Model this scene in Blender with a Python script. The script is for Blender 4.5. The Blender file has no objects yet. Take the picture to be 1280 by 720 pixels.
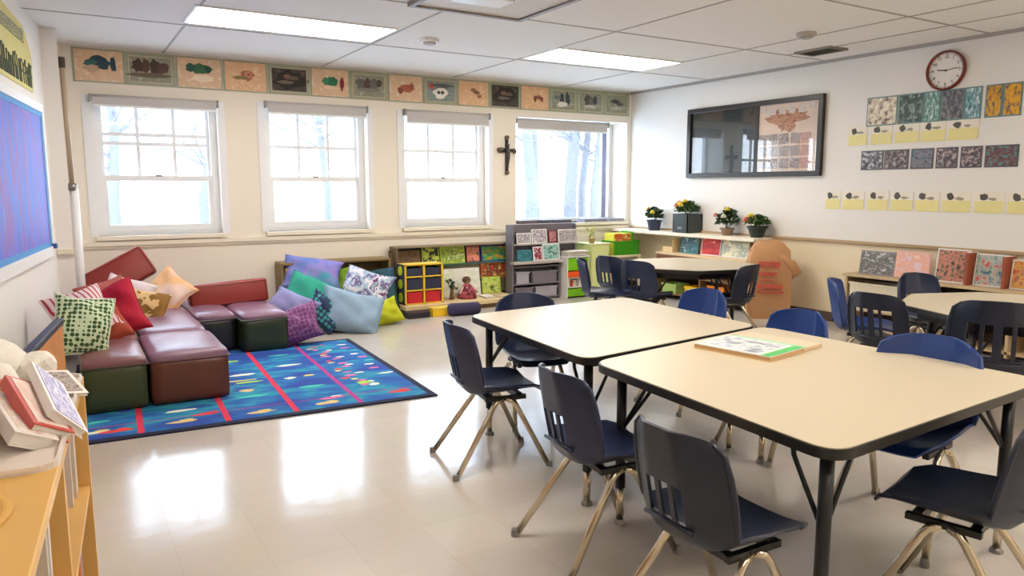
import bpy, bmesh, math, random
from mathutils import Vector, Matrix, Euler
R = math.radians
rnd = random.Random(7)
SC = bpy.context.scene
COL = SC.collection

# ------------------------------------------------------------------ camera
F = 931.0
PITCH = math.atan(125 / F)
YAW = math.atan(570 / (F / math.cos(PITCH)))
H = 1.42
CAM = Vector((0, 0, H))
FW = Vector((math.sin(YAW) * math.cos(PITCH), math.cos(YAW) * math.cos(PITCH), -math.sin(PITCH)))
RT = Vector((math.cos(YAW), -math.sin(YAW), 0))
UP = RT.cross(FW)
cam_d = bpy.data.cameras.new('camera')
cam_d.sensor_width = 36
cam_d.lens = F / 1280 * 36
cam_d.clip_start = 0.05
cam = bpy.data.objects.new('camera', cam_d)
COL.objects.link(cam)
cam.location = CAM
cam.rotation_euler = (math.pi / 2 - PITCH, 0, -YAW)
SC.camera = cam


def ray(px, py): return FW * F + RT * (px - 640) - UP * (py - 360)
def atz(px, py, z):
    d = ray(px, py); return CAM + d * ((z - H) / d.z)
def aty(px, py, y):
    d = ray(px, py); return CAM + d * (y / d.y)
def atx(px, py, x):
    d = ray(px, py); return CAM + d * (x / d.x)


# ------------------------------------------------------------------ tagging
def tag(o, label=None, cat=None, group=None, kind=None):
    if label: o['label'] = label
    if cat: o['category'] = cat
    if group: o['group'] = group
    if kind: o['kind'] = kind
    return o


def thing(name, label, cat, loc=(0, 0, 0), rz=0, group=None):
    o = bpy.data.objects.new(name, None)
    o.empty_display_size = .05
    COL.objects.link(o)
    o.location = loc
    o.rotation_euler = (0, 0, rz)
    return tag(o, label, cat, group)


def copy_tree(o, parent=None):
    c = o.copy(); COL.objects.link(c)
    if parent: c.parent = parent
    for ch in list(o.children): copy_tree(ch, c)
    return c


# ------------------------------------------------------------------ mesh builder
class MB:
    def __init__(s): s.bm = bmesh.new(); s.mi = 0

    def _set(s, faces):
        for f in faces: f.material_index = s.mi

    def box(s, c, d, rot=None, bev=0):
        r = bmesh.ops.create_cube(s.bm, size=1)
        vs = r['verts']
        bmesh.ops.scale(s.bm, vec=d, verts=vs)
        if bev:
            es = list({e for v in vs for e in v.link_edges})
            rb = bmesh.ops.bevel(s.bm, geom=es, offset=bev, segments=2, affect='EDGES', profile=.6)
            vs = list({v for f in rb['faces'] for v in f.verts})
            fs = set()
            for v in vs: fs.update(v.link_faces)
            vs = list({v for f in fs for v in f.verts})
        if rot is not None:
            bmesh.ops.transform(s.bm, matrix=rot.to_4x4() if len(rot.row) == 3 else rot, verts=vs)
        bmesh.ops.translate(s.bm, vec=c, verts=vs)
        s._set({f for v in vs for f in v.link_faces})
        return s

    def bb(s, x0, x1, y0, y1, z0, z1, bev=0):
        return s.box(((x0 + x1) / 2, (y0 + y1) / 2, (z0 + z1) / 2), (abs(x1 - x0), abs(y1 - y0), abs(z1 - z0)), bev=bev)

    def tube(s, pts, r, n=10, cap=True):
        pts = [Vector(p) for p in pts]
        if not isinstance(r, (list, tuple)): r = [r] * len(pts)
        rings = []
        ref = None
        for i, p in enumerate(pts):
            if i == 0: t = pts[1] - p
            elif i == len(pts) - 1: t = p - pts[i - 1]
            else: t = (pts[i + 1] - p).normalized() + (p - pts[i - 1]).normalized()
            t.normalize()
            if ref is None:
                ref = t.orthogonal().normalized()
            a = (ref - t * ref.dot(t))
            if a.length < 1e-5: a = t.orthogonal()
            a.normalize(); ref = a
            b = t.cross(a)
            rings.append([s.bm.verts.new(p + (a * math.cos(k * 2 * math.pi / n) + b * math.sin(k * 2 * math.pi / n)) * r[i]) for k in range(n)])
        fs = []
        for i in range(len(rings) - 1):
            for k in range(n):
                fs.append(s.bm.faces.new((rings[i][k], rings[i][(k + 1) % n], rings[i + 1][(k + 1) % n], rings[i + 1][k])))
        if cap:
            fs.append(s.bm.faces.new(rings[0][::-1])); fs.append(s.bm.faces.new(rings[-1]))
        s._set(fs)
        return s

    def lathe(s, prof, n=24, c=(0, 0, 0)):
        c = Vector(c)
        rings = []
        for (r, z) in prof:
            if r < 1e-5: rings.append([s.bm.verts.new(c + Vector((0, 0, z)))])
            else: rings.append([s.bm.verts.new(c + Vector((r * math.cos(k * 2 * math.pi / n), r * math.sin(k * 2 * math.pi / n), z))) for k in range(n)])
        fs = []
        for a, b in zip(rings, rings[1:]):
            for k in range(n):
                q = [a[k % len(a)], a[(k + 1) % n % len(a)] if len(a) > 1 else None, b[(k + 1) % n % len(b)] if len(b) > 1 else None, b[k % len(b)]]
                q = [v for v in q if v]
                if len(set(q)) > 2: fs.append(s.bm.faces.new(list(dict.fromkeys(q))))
        s._set(fs)
        return s

    def prism(s, poly, z0, z1, mat=None):
        a = [s.bm.verts.new((p[0], p[1], z0)) for p in poly]
        b = [s.bm.verts.new((p[0], p[1], z1)) for p in poly]
        fs = [s.bm.faces.new(a[::-1]), s.bm.faces.new(b)]
        n = len(poly)
        for i in range(n): fs.append(s.bm.faces.new((a[i], a[(i + 1) % n], b[(i + 1) % n], b[i])))
        if mat is not None:
            bmesh.ops.transform(s.bm, matrix=mat, verts=a + b)
        s._set(fs)
        return s

    def quad(s, *pts):
        f = s.bm.faces.new([s.bm.verts.new(p) for p in pts]); s._set([f]); return s

    def xf(s, m):
        bmesh.ops.transform(s.bm, matrix=m, verts=s.bm.verts); return s

    def build(s, name, mats, parent=None, smooth=False, loc=None, auto=None):
        me = bpy.data.meshes.new(name)
        bmesh.ops.recalc_face_normals(s.bm, faces=s.bm.faces)
        s.bm.to_mesh(me); s.bm.free()
        for m in (mats if isinstance(mats, (list, tuple)) else [mats]): me.materials.append(m)
        o = bpy.data.objects.new(name, me)
        COL.objects.link(o)
        if parent: o.parent = parent
        if loc is not None: o.location = loc
        if smooth:
            for p in me.polygons: p.use_smooth = True
        if auto:
            for p in me.polygons: p.use_smooth = True
            me.set_sharp_from_angle(angle=R(auto))
        return o


def rrect(w, h, r, n=5, cx=0, cy=0):
    pts = []
    for (sx, sy, a0) in ((1, 1, 0), (-1, 1, 90), (-1, -1, 180), (1, -1, 270)):
        for k in range(n + 1):
            a = R(a0 + 90 * k / n)
            pts.append((cx + sx * (w / 2 - r) + r * math.cos(a), cy + sy * (h / 2 - r) + r * math.sin(a)))
    return pts


def round_poly(poly, r, n=5):
    out = []
    m = len(poly)
    for i in range(m):
        p = Vector(poly[i]); a = (Vector(poly[i - 1]) - p).normalized(); b = (Vector(poly[(i + 1) % m]) - p).normalized()
        p0 = p + a * r; p1 = p + b * r
        for k in range(n + 1):
            t = k / n
            q = p0 * (1 - t) ** 2 + p * 2 * t * (1 - t) + p1 * t * t
            out.append((q.x, q.y))
    return out


def inset(poly, d):
    c = sum((Vector(p) for p in poly), Vector((0, 0))) / len(poly)
    out = []
    m = len(poly)
    for i in range(m):
        p = Vector(poly[i]); v = c - p
        out.append(tuple(p + v.normalized() * d * 1.35))
    return out


def blob(rx, ry, seed, n=14, jag=.25, cx=0, cy=0):
    r_ = random.Random(seed)
    return [(cx + rx * math.cos(2 * math.pi * k / n) * (1 + r_.uniform(-jag, jag)), cy + ry * math.sin(2 * math.pi * k / n) * (1 + r_.uniform(-jag, jag))) for k in range(n)]


# ------------------------------------------------------------------ materials
def lin(c):
    if isinstance(c, str):
        c = c.lstrip('#'); c = [int(c[i:i + 2], 16) / 255 for i in (0, 2, 4)]
    return tuple(x / 12.92 if x <= .04045 else ((x + .055) / 1.055) ** 2.4 for x in c) + (1,)


def new_mat(name):
    m = bpy.data.materials.new(name); m.use_nodes = True
    return m, m.node_tree.nodes, m.node_tree.links, m.node_tree.nodes['Principled BSDF']


def M(name, col, rough=.5, metal=0, var=.06, scale=8, bump=0, bscale=40, spec=.5, emit=None, coat=0):
    m, N, L, B = new_mat(name)
    B.inputs['Roughness'].default_value = rough
    B.inputs['Metallic'].default_value = metal
    B.inputs['Specular IOR Level'].default_value = spec
    B.inputs['Coat Weight'].default_value = coat
    B.inputs['Coat Roughness'].default_value = .15
    c = lin(col)
    tc = N.new('ShaderNodeTexCoord')
    nz = N.new('ShaderNodeTexNoise'); nz.inputs['Scale'].default_value = scale
    L.new(tc.outputs['Object'], nz.inputs['Vector'])
    mx = N.new('ShaderNodeMix'); mx.data_type = 'RGBA'
    mx.inputs[6].default_value = tuple(x * (1 - var) for x in c[:3]) + (1,)
    mx.inputs[7].default_value = tuple(min(1, x * (1 + var)) for x in c[:3]) + (1,)
    L.new(nz.outputs['Fac'], mx.inputs[0])
    L.new(mx.outputs[2], B.inputs['Base Color'])
    if bump:
        n2 = N.new('ShaderNodeTexNoise'); n2.inputs['Scale'].default_value = bscale
        L.new(tc.outputs['Object'], n2.inputs['Vector'])
        bp = N.new('ShaderNodeBump'); bp.inputs['Strength'].default_value = bump; bp.inputs['Distance'].default_value = .01
        L.new(n2.outputs['Fac'], bp.inputs['Height']); L.new(bp.outputs['Normal'], B.inputs['Normal'])
    if emit:
        B.inputs['Emission Color'].default_value = lin(emit[0]); B.inputs['Emission Strength'].default_value = emit[1]
    return m


def ramp_const(N, cols, stops=None, mode='CONSTANT'):
    r = N.new('ShaderNodeValToRGB'); r.color_ramp.interpolation = mode
    el = r.color_ramp.elements
    n = len(cols)
    stops = stops or [i / n for i in range(n)]
    while len(el) < n: el.new(.5)
    for e, c, p in zip(el, cols, stops): e.position = p; e.color = lin(c)
    return r


_pm = [0]
def PM(cols, scale=6, stops=None, rough=.5, kind='noise', seed=None, coord='Generated', mode='CONSTANT', detail=3, stretch=(1, 1, 1)):
    """printed picture: patches of the given colours"""
    _pm[0] += 1
    m, N, L, B = new_mat('printed_%02d' % _pm[0])
    if coord == 'Generated' and kind == 'noise': detail = 5; mode = 'LINEAR' if mode == 'CONSTANT' and scale > 2.6 else mode
    B.inputs['Roughness'].default_value = rough
    tc = N.new('ShaderNodeTexCoord'); mp = N.new('ShaderNodeMapping')
    L.new(tc.outputs[coord], mp.inputs['Vector'])
    sd = _pm[0] * 3.71 if seed is None else seed
    mp.inputs['Location'].default_value = (sd, sd * .7, sd * .3)
    mp.inputs['Scale'].default_value = stretch
    if kind == 'noise':
        t = N.new('ShaderNodeTexNoise'); t.inputs['Scale'].default_value = scale; t.inputs['Detail'].default_value = detail; t.inputs['Roughness'].default_value = .6
        L.new(mp.outputs['Vector'], t.inputs['Vector']); out = t.outputs['Fac']
        n = len(cols)
        stops = stops or [0] + [.36 + .28 * i / max(1, n - 2) for i in range(n - 1)]
    else:
        t = N.new('ShaderNodeTexVoronoi'); t.inputs['Scale'].default_value = scale
        L.new(mp.outputs['Vector'], t.inputs['Vector'])
        sp = N.new('ShaderNodeSeparateColor'); L.new(t.outputs['Color'], sp.inputs[0]); out = sp.outputs[0]
    r = ramp_const(N, cols, stops, mode)
    L.new(out, r.inputs['Fac']); L.new(r.outputs['Color'], B.inputs['Base Color'])
    return m


def dots_mat(name, bg, fg, scale=22, thr=.3, rough=.8, kind='dots'):
    m, N, L, B = new_mat(name)
    B.inputs['Roughness'].default_value = rough
    tc = N.new('ShaderNodeTexCoord')
    if kind == 'dots':
        t = N.new('ShaderNodeTexVoronoi'); t.inputs['Scale'].default_value = scale; t.inputs['Randomness'].default_value = .15
        L.new(tc.outputs['Object'], t.inputs['Vector']); out = t.outputs['Distance']
        r = ramp_const(N, [fg, bg], [0, thr])
    elif kind == 'lattice':
        t = N.new('ShaderNodeTexVoronoi'); t.feature = 'DISTANCE_TO_EDGE'; t.inputs['Scale'].default_value = scale; t.inputs['Randomness'].default_value = .2
        L.new(tc.outputs['Object'], t.inputs['Vector']); out = t.outputs['Distance']
        r = ramp_const(N, [fg, bg], [0, thr])
    else:
        t = N.new('ShaderNodeTexWave'); t.inputs['Scale'].default_value = scale; t.inputs['Distortion'].default_value = 1.5
        L.new(tc.outputs['Object'], t.inputs['Vector']); out = t.outputs['Fac']
        r = ramp_const(N, [fg, bg] if isinstance(bg, str) else [fg] + list(bg), [0, thr] if isinstance(bg, str) else None)
    L.new(out, r.inputs['Fac']); L.new(r.outputs['Color'], B.inputs['Base Color'])
    return m


WALL = M('wall_paint', '#efe6d6', .75, var=.015, scale=2)
WALLW = M('wall_paint_white', '#ece8e2', .75, var=.015, scale=2)
CREAM = M('wall_paint_cream', '#efe0bf', .75, var=.015, scale=2)
TRIM = M('trim_paint', '#eee4d0', .45, var=.02)
WHITE = M('white_paint', '#eeeeee', .4, var=.02)
SHADE = M('shade_fabric', '#c3bfbb', .7, var=.04)
CEIL = M('ceiling_tile', '#ebe8e4', .9, var=.03, scale=60, bump=.05, bscale=120)
GRID = M('ceiling_grid', '#a9a49e', .6)
METALG = M('grey_metal', '#8d8b88', .35, .8)
CHROME = M('chrome', '#cdbfa6', .22, .95, var=.1, scale=3)
BLACKP = M('black_plastic', '#131214', .4, var=.1)
NAVY = M('navy_plastic', '#202a48', .34, var=.12, scale=20, bump=.05, bscale=300)
BLUE_SHEEN = M('blue_sheen_plastic', '#1d3b7c', .33, var=.1, scale=20, bump=.04, bscale=300)  # brighter blue: sheen from the light put into the chair colour
DNAVY = M('dark_plastic', '#181e30', .36, var=.12, scale=20, bump=.05, bscale=300)
LAM = M('laminate_top', '#cdc0a6', .33, var=.02, scale=120)
WOOD = M('light_wood', '#d9ac63', .45, var=.12, scale=5)
PALEW = M('pale_wood', '#dcc393', .5, var=.08, scale=5)
BROWNW = M('brown_wood', '#7a5c3a', .5, var=.15, scale=6)
DKWOOD = M('dark_wood', '#4a3526', .5, var=.15, scale=6)
PAPER = M('paper', '#e9e4da', .8, var=.03)
GREYP = M('grey_plastic', '#77717a', .5, var=.05)
LGREY = M('clear_grey_bin', '#a5a3ac', .3, var=.05)
LIME = M('lime_plastic', '#7cc21a', .4, var=.06)
GREEN = M('green_plastic', '#3f9a1c', .4, var=.06)
ORANGE = M('orange_plastic', '#ef5a17', .45)
RED = M('red_plastic', '#cf1f2b', .5, var=.08)
YELLOW = M('yellow_plastic', '#f2c21c', .45)
YLIME = M('yellow_lime', '#c9d92c', .5, var=.06)
GLASS, _n, _l, _b = new_mat('window_glass')
_t = _n.new('ShaderNodeBsdfTransparent'); _g = _n.new('ShaderNodeBsdfGlossy'); _g.inputs['Roughness'].default_value = .02
_m = _n.new('ShaderNodeMixShader'); _m.inputs[0].default_value = .06
_l.new(_t.outputs[0], _m.inputs[1]); _l.new(_g.outputs[0], _m.inputs[2]); _l.new(_m.outputs[0], _n['Material Output'].inputs['Surface'])
PGLASS, _n, _l, _b = new_mat('picture_glass')
_t = _n.new('ShaderNodeBsdfTransparent'); _g = _n.new('ShaderNodeBsdfGlossy'); _g.inputs['Roughness'].default_value = .015
_m = _n.new('ShaderNodeMixShader'); _m.inputs[0].default_value = .055
_l.new(_t.outputs[0], _m.inputs[1]); _l.new(_g.outputs[0], _m.inputs[2]); _l.new(_m.outputs[0], _n['Material Output'].inputs['Surface'])


# floor: waxed tile
FLOOR, N, L, B = new_mat('waxed_floor_tile')
tc = N.new('ShaderNodeTexCoord')
br = N.new('ShaderNodeTexBrick'); br.offset = 0; br.inputs['Scale'].default_value = 1; br.inputs['Brick Width'].default_value = .305; br.inputs['Row Height'].default_value = .305
br.inputs['Mortar Size'].default_value = .0012
br.inputs['Color1'].default_value = lin('#cdc5bb'); br.inputs['Color2'].default_value = lin('#c8c0b5'); br.inputs['Mortar'].default_value = lin('#c0b4a6')
L.new(tc.outputs['Object'], br.inputs['Vector'])
nz = N.new('ShaderNodeTexNoise'); nz.inputs['Scale'].default_value = 3; nz.inputs['Detail'].default_value = 6
L.new(tc.outputs['Object'], nz.inputs['Vector'])
mx = N.new('ShaderNodeMix'); mx.data_type = 'RGBA'; mx.blend_type = 'MULTIPLY'; mx.inputs[0].default_value = .12
L.new(br.outputs['Color'], mx.inputs[6]); L.new(nz.outputs['Color'], mx.inputs[7]); L.new(mx.outputs[2], B.inputs['Base Color'])
B.inputs['Roughness'].default_value = .13
B.inputs['Specular IOR Level'].default_value = .75
n2 = N.new('ShaderNodeTexNoise'); n2.inputs['Scale'].default_value = 7; n2.inputs['Detail'].default_value = 2
L.new(tc.outputs['Object'], n2.inputs['Vector'])
bp = N.new('ShaderNodeBump'); bp.inputs['Strength'].default_value = .05; bp.inputs['Distance'].default_value = .02
L.new(n2.outputs['Fac'], bp.inputs['Height']); L.new(bp.outputs['Normal'], B.inputs['Normal'])

# ------------------------------------------------------------------ room shell
XR, YB, YF, CZ = 7.02, 8.32, -3.0, 2.75
ZT = 0.85     # top of the lower wall / chair rail


def struct(name, mb, mat, **k):
    o = mb.build(name, mat, **k); o['kind'] = 'structure'; return o


struct('floor', MB().bb(-2.2, XR + .3, YF - .2, YB + .5, -.1, 0), FLOOR)
struct('ceiling', MB().bb(-2.2, XR + .3, YF - .2, YB + .5, CZ, CZ + .1), CEIL)
g = MB()
for x in (-.6, 1.0, 2.6, 4.2, 5.8): g.bb(x - .009, x + .009, YF, YB, CZ - .004, CZ + .01)
for y in (-2.95, -1.32, .31, 1.94, 3.57, 5.2, 6.83): g.bb(-1.6, XR, y - .009, y + .009, CZ - .0045, CZ + .01)
struct('trim_1', g, GRID)
g = MB(); g.bb(6.39, 6.405, YF, 5.2, CZ - .005, CZ + .01); g.bb(XR - .03, XR - .002, YF, YB, CZ - .03, CZ + .01)
struct('trim_2', g, GRID)

# window wall: piers, header and lower wall round four openings
W = [(0.33, 1.48, .95, 2.30), (1.95, 3.10, .95, 2.33), (3.54, 4.70, .95, 2.33), (5.11, 6.95, .95, 2.33)]
T = .40
mb = MB()
xs = [-.3] + [v for w in W for v in w[:2]] + [XR + .3]
for i in range(0, len(xs), 2): mb.bb(xs[i], xs[i + 1], YB, YB + T, 0, CZ)
for (a, b, z0, z1) in W:
    mb.bb(a, b, YB, YB + T, 0, z0); mb.bb(a, b, YB, YB + T, z1, CZ)
struct('wall_back', mb, WALL)
struct('wall_right', MB().bb(XR, XR + .3, YF, YB + T, ZT, CZ), WALLW)
struct('wall_right_lower', MB().bb(XR, XR + .3, YF, YB + T, 0, ZT), CREAM)
ang = R(8)
LW = Matrix.Translation((-.03, 7.53, 0)) @ Matrix.Rotation(-ang, 4, 'Z')   # local: +y away from camera along wall, +x into the room
struct('wall_left', MB().bb(-.15, 0, -10.7, 0, 0, CZ).xf(LW), WALLW)
struct('wall_front', MB().bb(-2.2, XR + .3, YF - .2, YF, 0, CZ), WALL)
struct('wall_left_corner', MB().bb(-.3, .09, 7.53, YB, 0, CZ), WALLW)
# chair rails
mb = MB(); mb.bb(.09, XR, YB - .035, YB, ZT, ZT + .05, bev=.008); mb.bb(.09, XR, YB - .02, YB, ZT - .02, ZT)
struct('trim_3', mb, TRIM)
mb = MB(); mb.bb(XR - .04, XR, YF, YB - .036, ZT, ZT + .03, bev=.006)
struct('trim_4', mb, M('rail_wood', '#b69a72', .5))
mb = MB(); mb.bb(XR - .35, XR, 5.75, YB - .036, ZT - .035, ZT + .005, bev=.006)
tag(mb.build('wall_ledge', TRIM), 'cream ledge along the right wall that carries the flower pots', 'shelf')
mb = MB(); mb.bb(-.03, .095, 7.5, 7.53, ZT, ZT + .05, bev=.006)
struct('trim_5', mb, TRIM)
struct('baseboard_left', MB().bb(0, .015, -10.6, 0, 0, .1).xf(LW), M('black_base', '#26242a', .5))
struct('baseboard_right', MB().bb(XR - .012, XR, YF, YB, 0, .1), M('brown_base', '#5b4a3c', .5))
struct('baseboard_back', MB().bb(.09, XR - .012, YB - .012, YB, 0, .1), M('tan_base', '#8d7c66', .5))


# windows
def sash_window(n, x0, x1, z0, z1, split, rows_top, depth, extra=None):
    t = bpy.data.objects.new('window_%d' % n, None); COL.objects.link(t); t['kind'] = 'structure'
    y = YB + depth
    fr = .07
    f = MB()
    f.bb(x0, x0 + fr, y, y + .09, z0, z1); f.bb(x1 - fr, x1, y, y + .09, z0, z1)
    f.bb(x0 + fr, x1 - fr, y, y + .09, z1 - .06, z1); f.bb(x0 + fr, x1 - fr, y, y + .09, z0, z0 + .05)
    f.build('window_frame', WHITE, t)
    a, b = x0 + fr, x1 - fr
    s = MB()   # lower sash
    s.bb(a, a + .035, y + .01, y + .05, z0 + .05, split); s.bb(b - .035, b, y + .01, y + .05, z0 + .05, split)
    s.bb(a + .035, b - .035, y + .01, y + .05, z0 + .05, z0 + .10); s.bb(a, b, y + .005, y + .055, split - .03, split + .025)
    o = s.build('lower_sash', WHITE, t)
    MB().bb(a + .035, b - .035, y + .028, y + .032, z0 + .1, split - .025).build('pane', GLASS, o)
    MB().bb((a + b) / 2 - .03, (a + b) / 2 + .03, y - .005, y + .02, split + .018, split + .035, bev=.005).build('sash_lock', METALG, o)
    s = MB()
    s.bb(a, a + .03, y + .055, y + .085, split, z1 - .06); s.bb(b - .03, b, y + .055, y + .085, split, z1 - .06)
    w = (b - a) / 3
    for k in (1, 2): s.bb(a + k * w - .017, a + k * w + .017, y + .058, y + .082, split, z1 - .06)
    for zz in rows_top: s.bb(a, b, y + .057, y + .083, zz - .019, zz + .019)
    o = s.build('upper_sash', WHITE, t)
    MB().bb(a, b, y + .069, y + .071, split, z1 - .06).build('pane', GLASS, o)
    s = MB(); s.bb(x0 - .03, x1 + .03, YB - .05, YB + depth, z0 - .045, z0, bev=.006)
    s.build('window_sill', TRIM, t)
    c = MB()
    c.bb(x0 - .07, x0 - .002, YB - .012, YB, z0, z1 + .0); c.bb(x1 + .002, x1 + .07, YB - .012, YB, z0, z1 + .0)
    c.build('window_casing', WHITE, t)
    return t


sash_window(1, *W[0][:2], .95, 2.30, 1.52, (1.86, 1.95), .10)
sash_window(2, *W[1][:2], .95, 2.33, 1.52, (1.87,), .12)
sash_window(3, *W[2][:2], .95, 2.33, 1.52, (1.87,), .12)
t = bpy.data.objects.new('window_4', None); COL.objects.link(t); t['kind'] = 'structure'
a, b, z0, z1 = W[3]
y = YB + T - .06
f = MB(); f.bb(a, a + .05, y, y + .06, z0, z1); f.bb(b - .05, b, y, y + .06, z0, z1); f.bb(a + .05, b - .05, y, y + .06, z1 - .05, z1); f.bb(a + .05, b - .05, y, y + .06, z0, z0 + .05)
f.build('window_frame', WHITE, t)
f = MB(); f.bb(6.77, 6.85, y - .01, y + .05, z0 + .05, z1 - .05); f.build('mullion', M('bluish_metal', '#8f93b5', .4), t)
MB().bb(a + .05, b - .05, y + .028, y + .032, z0 + .05, z1 - .05).build('pane', GLASS, t)
MB().bb(a - .02, b + .02, YB - .06, y, z0 - .04, z0, bev=.006).build('window_sill', TRIM, t)

# roller shades
shd = ['leftmost window beside the white pole', 'second window from the left', 'window just left of the crucifix', 'widest window on the right']
for i, (x0, x1, z0, z1) in enumerate([(.33, 1.48, 2.19, 2.31), (1.96, 3.09, 2.20, 2.34), (3.55, 4.69, 2.17, 2.34), (5.13, 6.64, 2.17, 2.322)]):
    yy = YB - .035 if i < 3 else YB + .06
    t = thing('roller_shade', 'grey rolled-up roller shade above the ' + shd[i], 'shade', ((x0 + x1) / 2, yy, z0), 0, 'roller shades')
    w = (x1 - x0) / 2
    MB().tube([(-w + .01, 0, z1 - z0 - .035), (w - .01, 0, z1 - z0 - .035)], .033, 14).build('roller', SHADE, t, smooth=True)
    m_ = MB(); m_.bb(-w + .02, w - .02, -.034, -.028, .02, z1 - z0 - .03); m_.build('shade_cloth', SHADE, t)
    MB().bb(-w + .02, w - .02, -.04, -.022, 0, .022, bev=.004).build('hem_bar', WHITE, t)
    for s_ in (-1, 1): MB().bb(s_ * w - .006, s_ * w + .006, -.04, .034, z1 - z0 - .075, z1 - z0, bev=.002).build('bracket', METALG, t)

# ------------------------------------------------------------------ ceiling fixtures
LAMPM = M('lamp_diffuser', '#ffffff', .5, var=0, emit=('#fff5e8', 13.0))
lamps = [((.98, 2.54, 6.06, 6.68), 'lit rectangular ceiling light on the left, above the first two windows'),
         ((4.21, 5.77, 6.06, 6.68), 'lit rectangular ceiling light on the right, above the widest window'),
         ((1.0, 2.56, 2.4, 3.02), None), ((4.2, 5.76, .5, 1.12), None), ((1.0, 2.56, -.9, -.28), None), ((4.2, 5.76, -1.9, -1.28), None)]  # these four are out of view, added as fill light
for k, ((x0, x1, y0, y1), lab) in enumerate(lamps):
    t = thing('ceiling_light', lab or ['unseen ceiling light added as fill over the chairs', 'unseen ceiling light added as fill over the right near corner', 'unseen ceiling light added as fill at the back left of the room', 'unseen ceiling light added as fill at the back right of the room'][k - 2], 'ceiling light', ((x0 + x1) / 2, (y0 + y1) / 2, CZ), 0, 'ceiling lights')
    w, d = (x1 - x0) / 2, (y1 - y0) / 2
    f = MB(); f.bb(-w - .02, w + .02, -d - .02, -d, -.012, 0); f.bb(-w - .02, w + .02, d, d + .02, -.012, 0); f.bb(-w - .02, -w, -d, d, -.012, 0); f.bb(w, w + .02, -d, d, -.012, 0)
    f.build('frame', WHITE, t)
    MB().bb(-w, w, -d, d, -.010, -.001).build('diffuser', LAMPM, t)
t = thing('ceiling_panel', 'unlit drop-in ceiling fixture with a dark lower edge', 'ceiling fixture', (2.74, 4.74, CZ))
f = MB(); f.bb(-.48, .48, .40, .44, -.035, 0); f.bb(-.48, .48, -.44, -.40, -.035, 0); f.bb(-.48, -.44, -.40, .40, -.035, 0); f.bb(.44, .48, -.40, .40, -.035, 0)
f.build('frame', M('fixture_edge', '#8b8178', .5), t)
m_ = MB(); m_.bb(-.44, .44, -.40, .40, -.02, 0); m_.build('panel', M('fixture_panel', '#d6cec4', .6), t)
MB().bb(-.3, .1, -.1, .12, -.04, -.02, bev=.006).build('lens', WHITE, t)
for (px, py, lab, c) in ((537, 49, 'round white smoke detector on the ceiling near the left light', WHITE), (1008, 41, 'round grey detector on the ceiling toward the clock', M('detector_grey', '#b3aca3', .5))):
    p = atz(px, py, CZ)
    t = thing('smoke_detector', lab, 'smoke detector', p)
    MB().lathe([(0, 0), (.085, 0), (.085, -.02), (.078, -.03), (0, -.03)], 28).build('base', c, t, auto=40)
    MB().lathe([(.06, -.03), (.055, -.045), (.03, -.052), (0, -.053)], 24).build('cover', M('detector_face', '#a8a29b', .5), t, auto=40)
t = thing('ceiling_vent', 'small dark slotted vent on the ceiling by the right wall', 'vent', (6.46, 4.85, CZ), R(0))
f = MB(); f.bb(-.14, .14, .18, .2, -.02, 0); f.bb(-.14, .14, -.2, -.18, -.02, 0); f.bb(-.14, -.12, -.18, .18, -.02, 0); f.bb(.12, .14, -.18, .18, -.02, 0); f.build('frame', M('vent_frame', '#8f8a80', .5), t)
f = MB(); f.bb(-.12, .12, -.18, .18, -.006, 0); f.build('opening', M('vent_dark', '#4c4f46', .8), t)
f = MB()
for k in range(7): f.box((0, -.15 + k * .05, -.012), (.24, .03, .004), Matrix.Rotation(R(35), 3, 'X'))
f.build('louvre', M('vent_slat', '#6b6d62', .6), t)

# ------------------------------------------------------------------ posters above the windows
SAGE = '#a3a88f'
TAN = '#e2bd93'
poster_spec = [
    ('tan', 'tan poster of a dark blue bird and a blue feather, leftmost in the row', 'bird'),
    ('sage', 'sage poster of a crowd of dark brown figures', 'crowd'),
    ('tan', 'tan poster of a long green leafy creature', 'leaf'),
    ('orange', 'orange-tan poster of a reddish snail', 'snail'),
    ('dark', 'dark brown poster in a pale frame above the second window', 'darkscene'),
    ('tan', 'tan poster of a green parrot and a red feather', 'parrot'),
    ('sage', 'sage poster of grey figures, above the right edge of the second window', 'grey'),
    ('tan', 'tan poster of a reddish-brown lizard', 'lizard'),
    ('teal', 'grey-teal poster with a round white owl', 'owl'),
    ('orange', 'orange-tan poster of a slim brown slanting shape', 'slim'),
    ('dark', 'dark brown poster in a sage border near the crucifix', 'darkscene'),
    ('orange', 'orange-tan poster of a small red-brown crab', 'crab'),
    ('sage', 'sage poster of two black and white birds, third from the right end', 'twobirds'),
    ('sage', 'sage poster of a tangle of grey shapes, second from the right end', 'tangle'),
    ('sage', 'sage poster of a dark flat bird, at the right end of the row', 'flat')]
pal = {'tan': '#e3c09a', 'sage': '#9c9f88', 'orange': '#e8bd8c', 'dark': '#4b443a', 'teal': '#7d8a86'}
BORD = M('poster_border', SAGE, .7)
FRM = M('poster_frame', '#c9b99a', .7)
pmats = {}
def pmat(c):
    if c not in pmats: pmats[c] = M('poster_ink_' + c.strip('#'), c, .7, var=.1, scale=30)
    return pmats[c]
fieldm = {k: PM([c, c, {'tan': '#dfbb96', 'sage': '#8b8c76', 'orange': '#e3b388', 'dark': '#3a342d', 'teal': '#8f9b94'}[k], {'tan': '#ecd6b8', 'sage': '#b4b29c', 'orange': '#efcfa8', 'dark': '#625548', 'teal': '#6d7876'}[k]], 5) for k, c in pal.items()}
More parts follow.
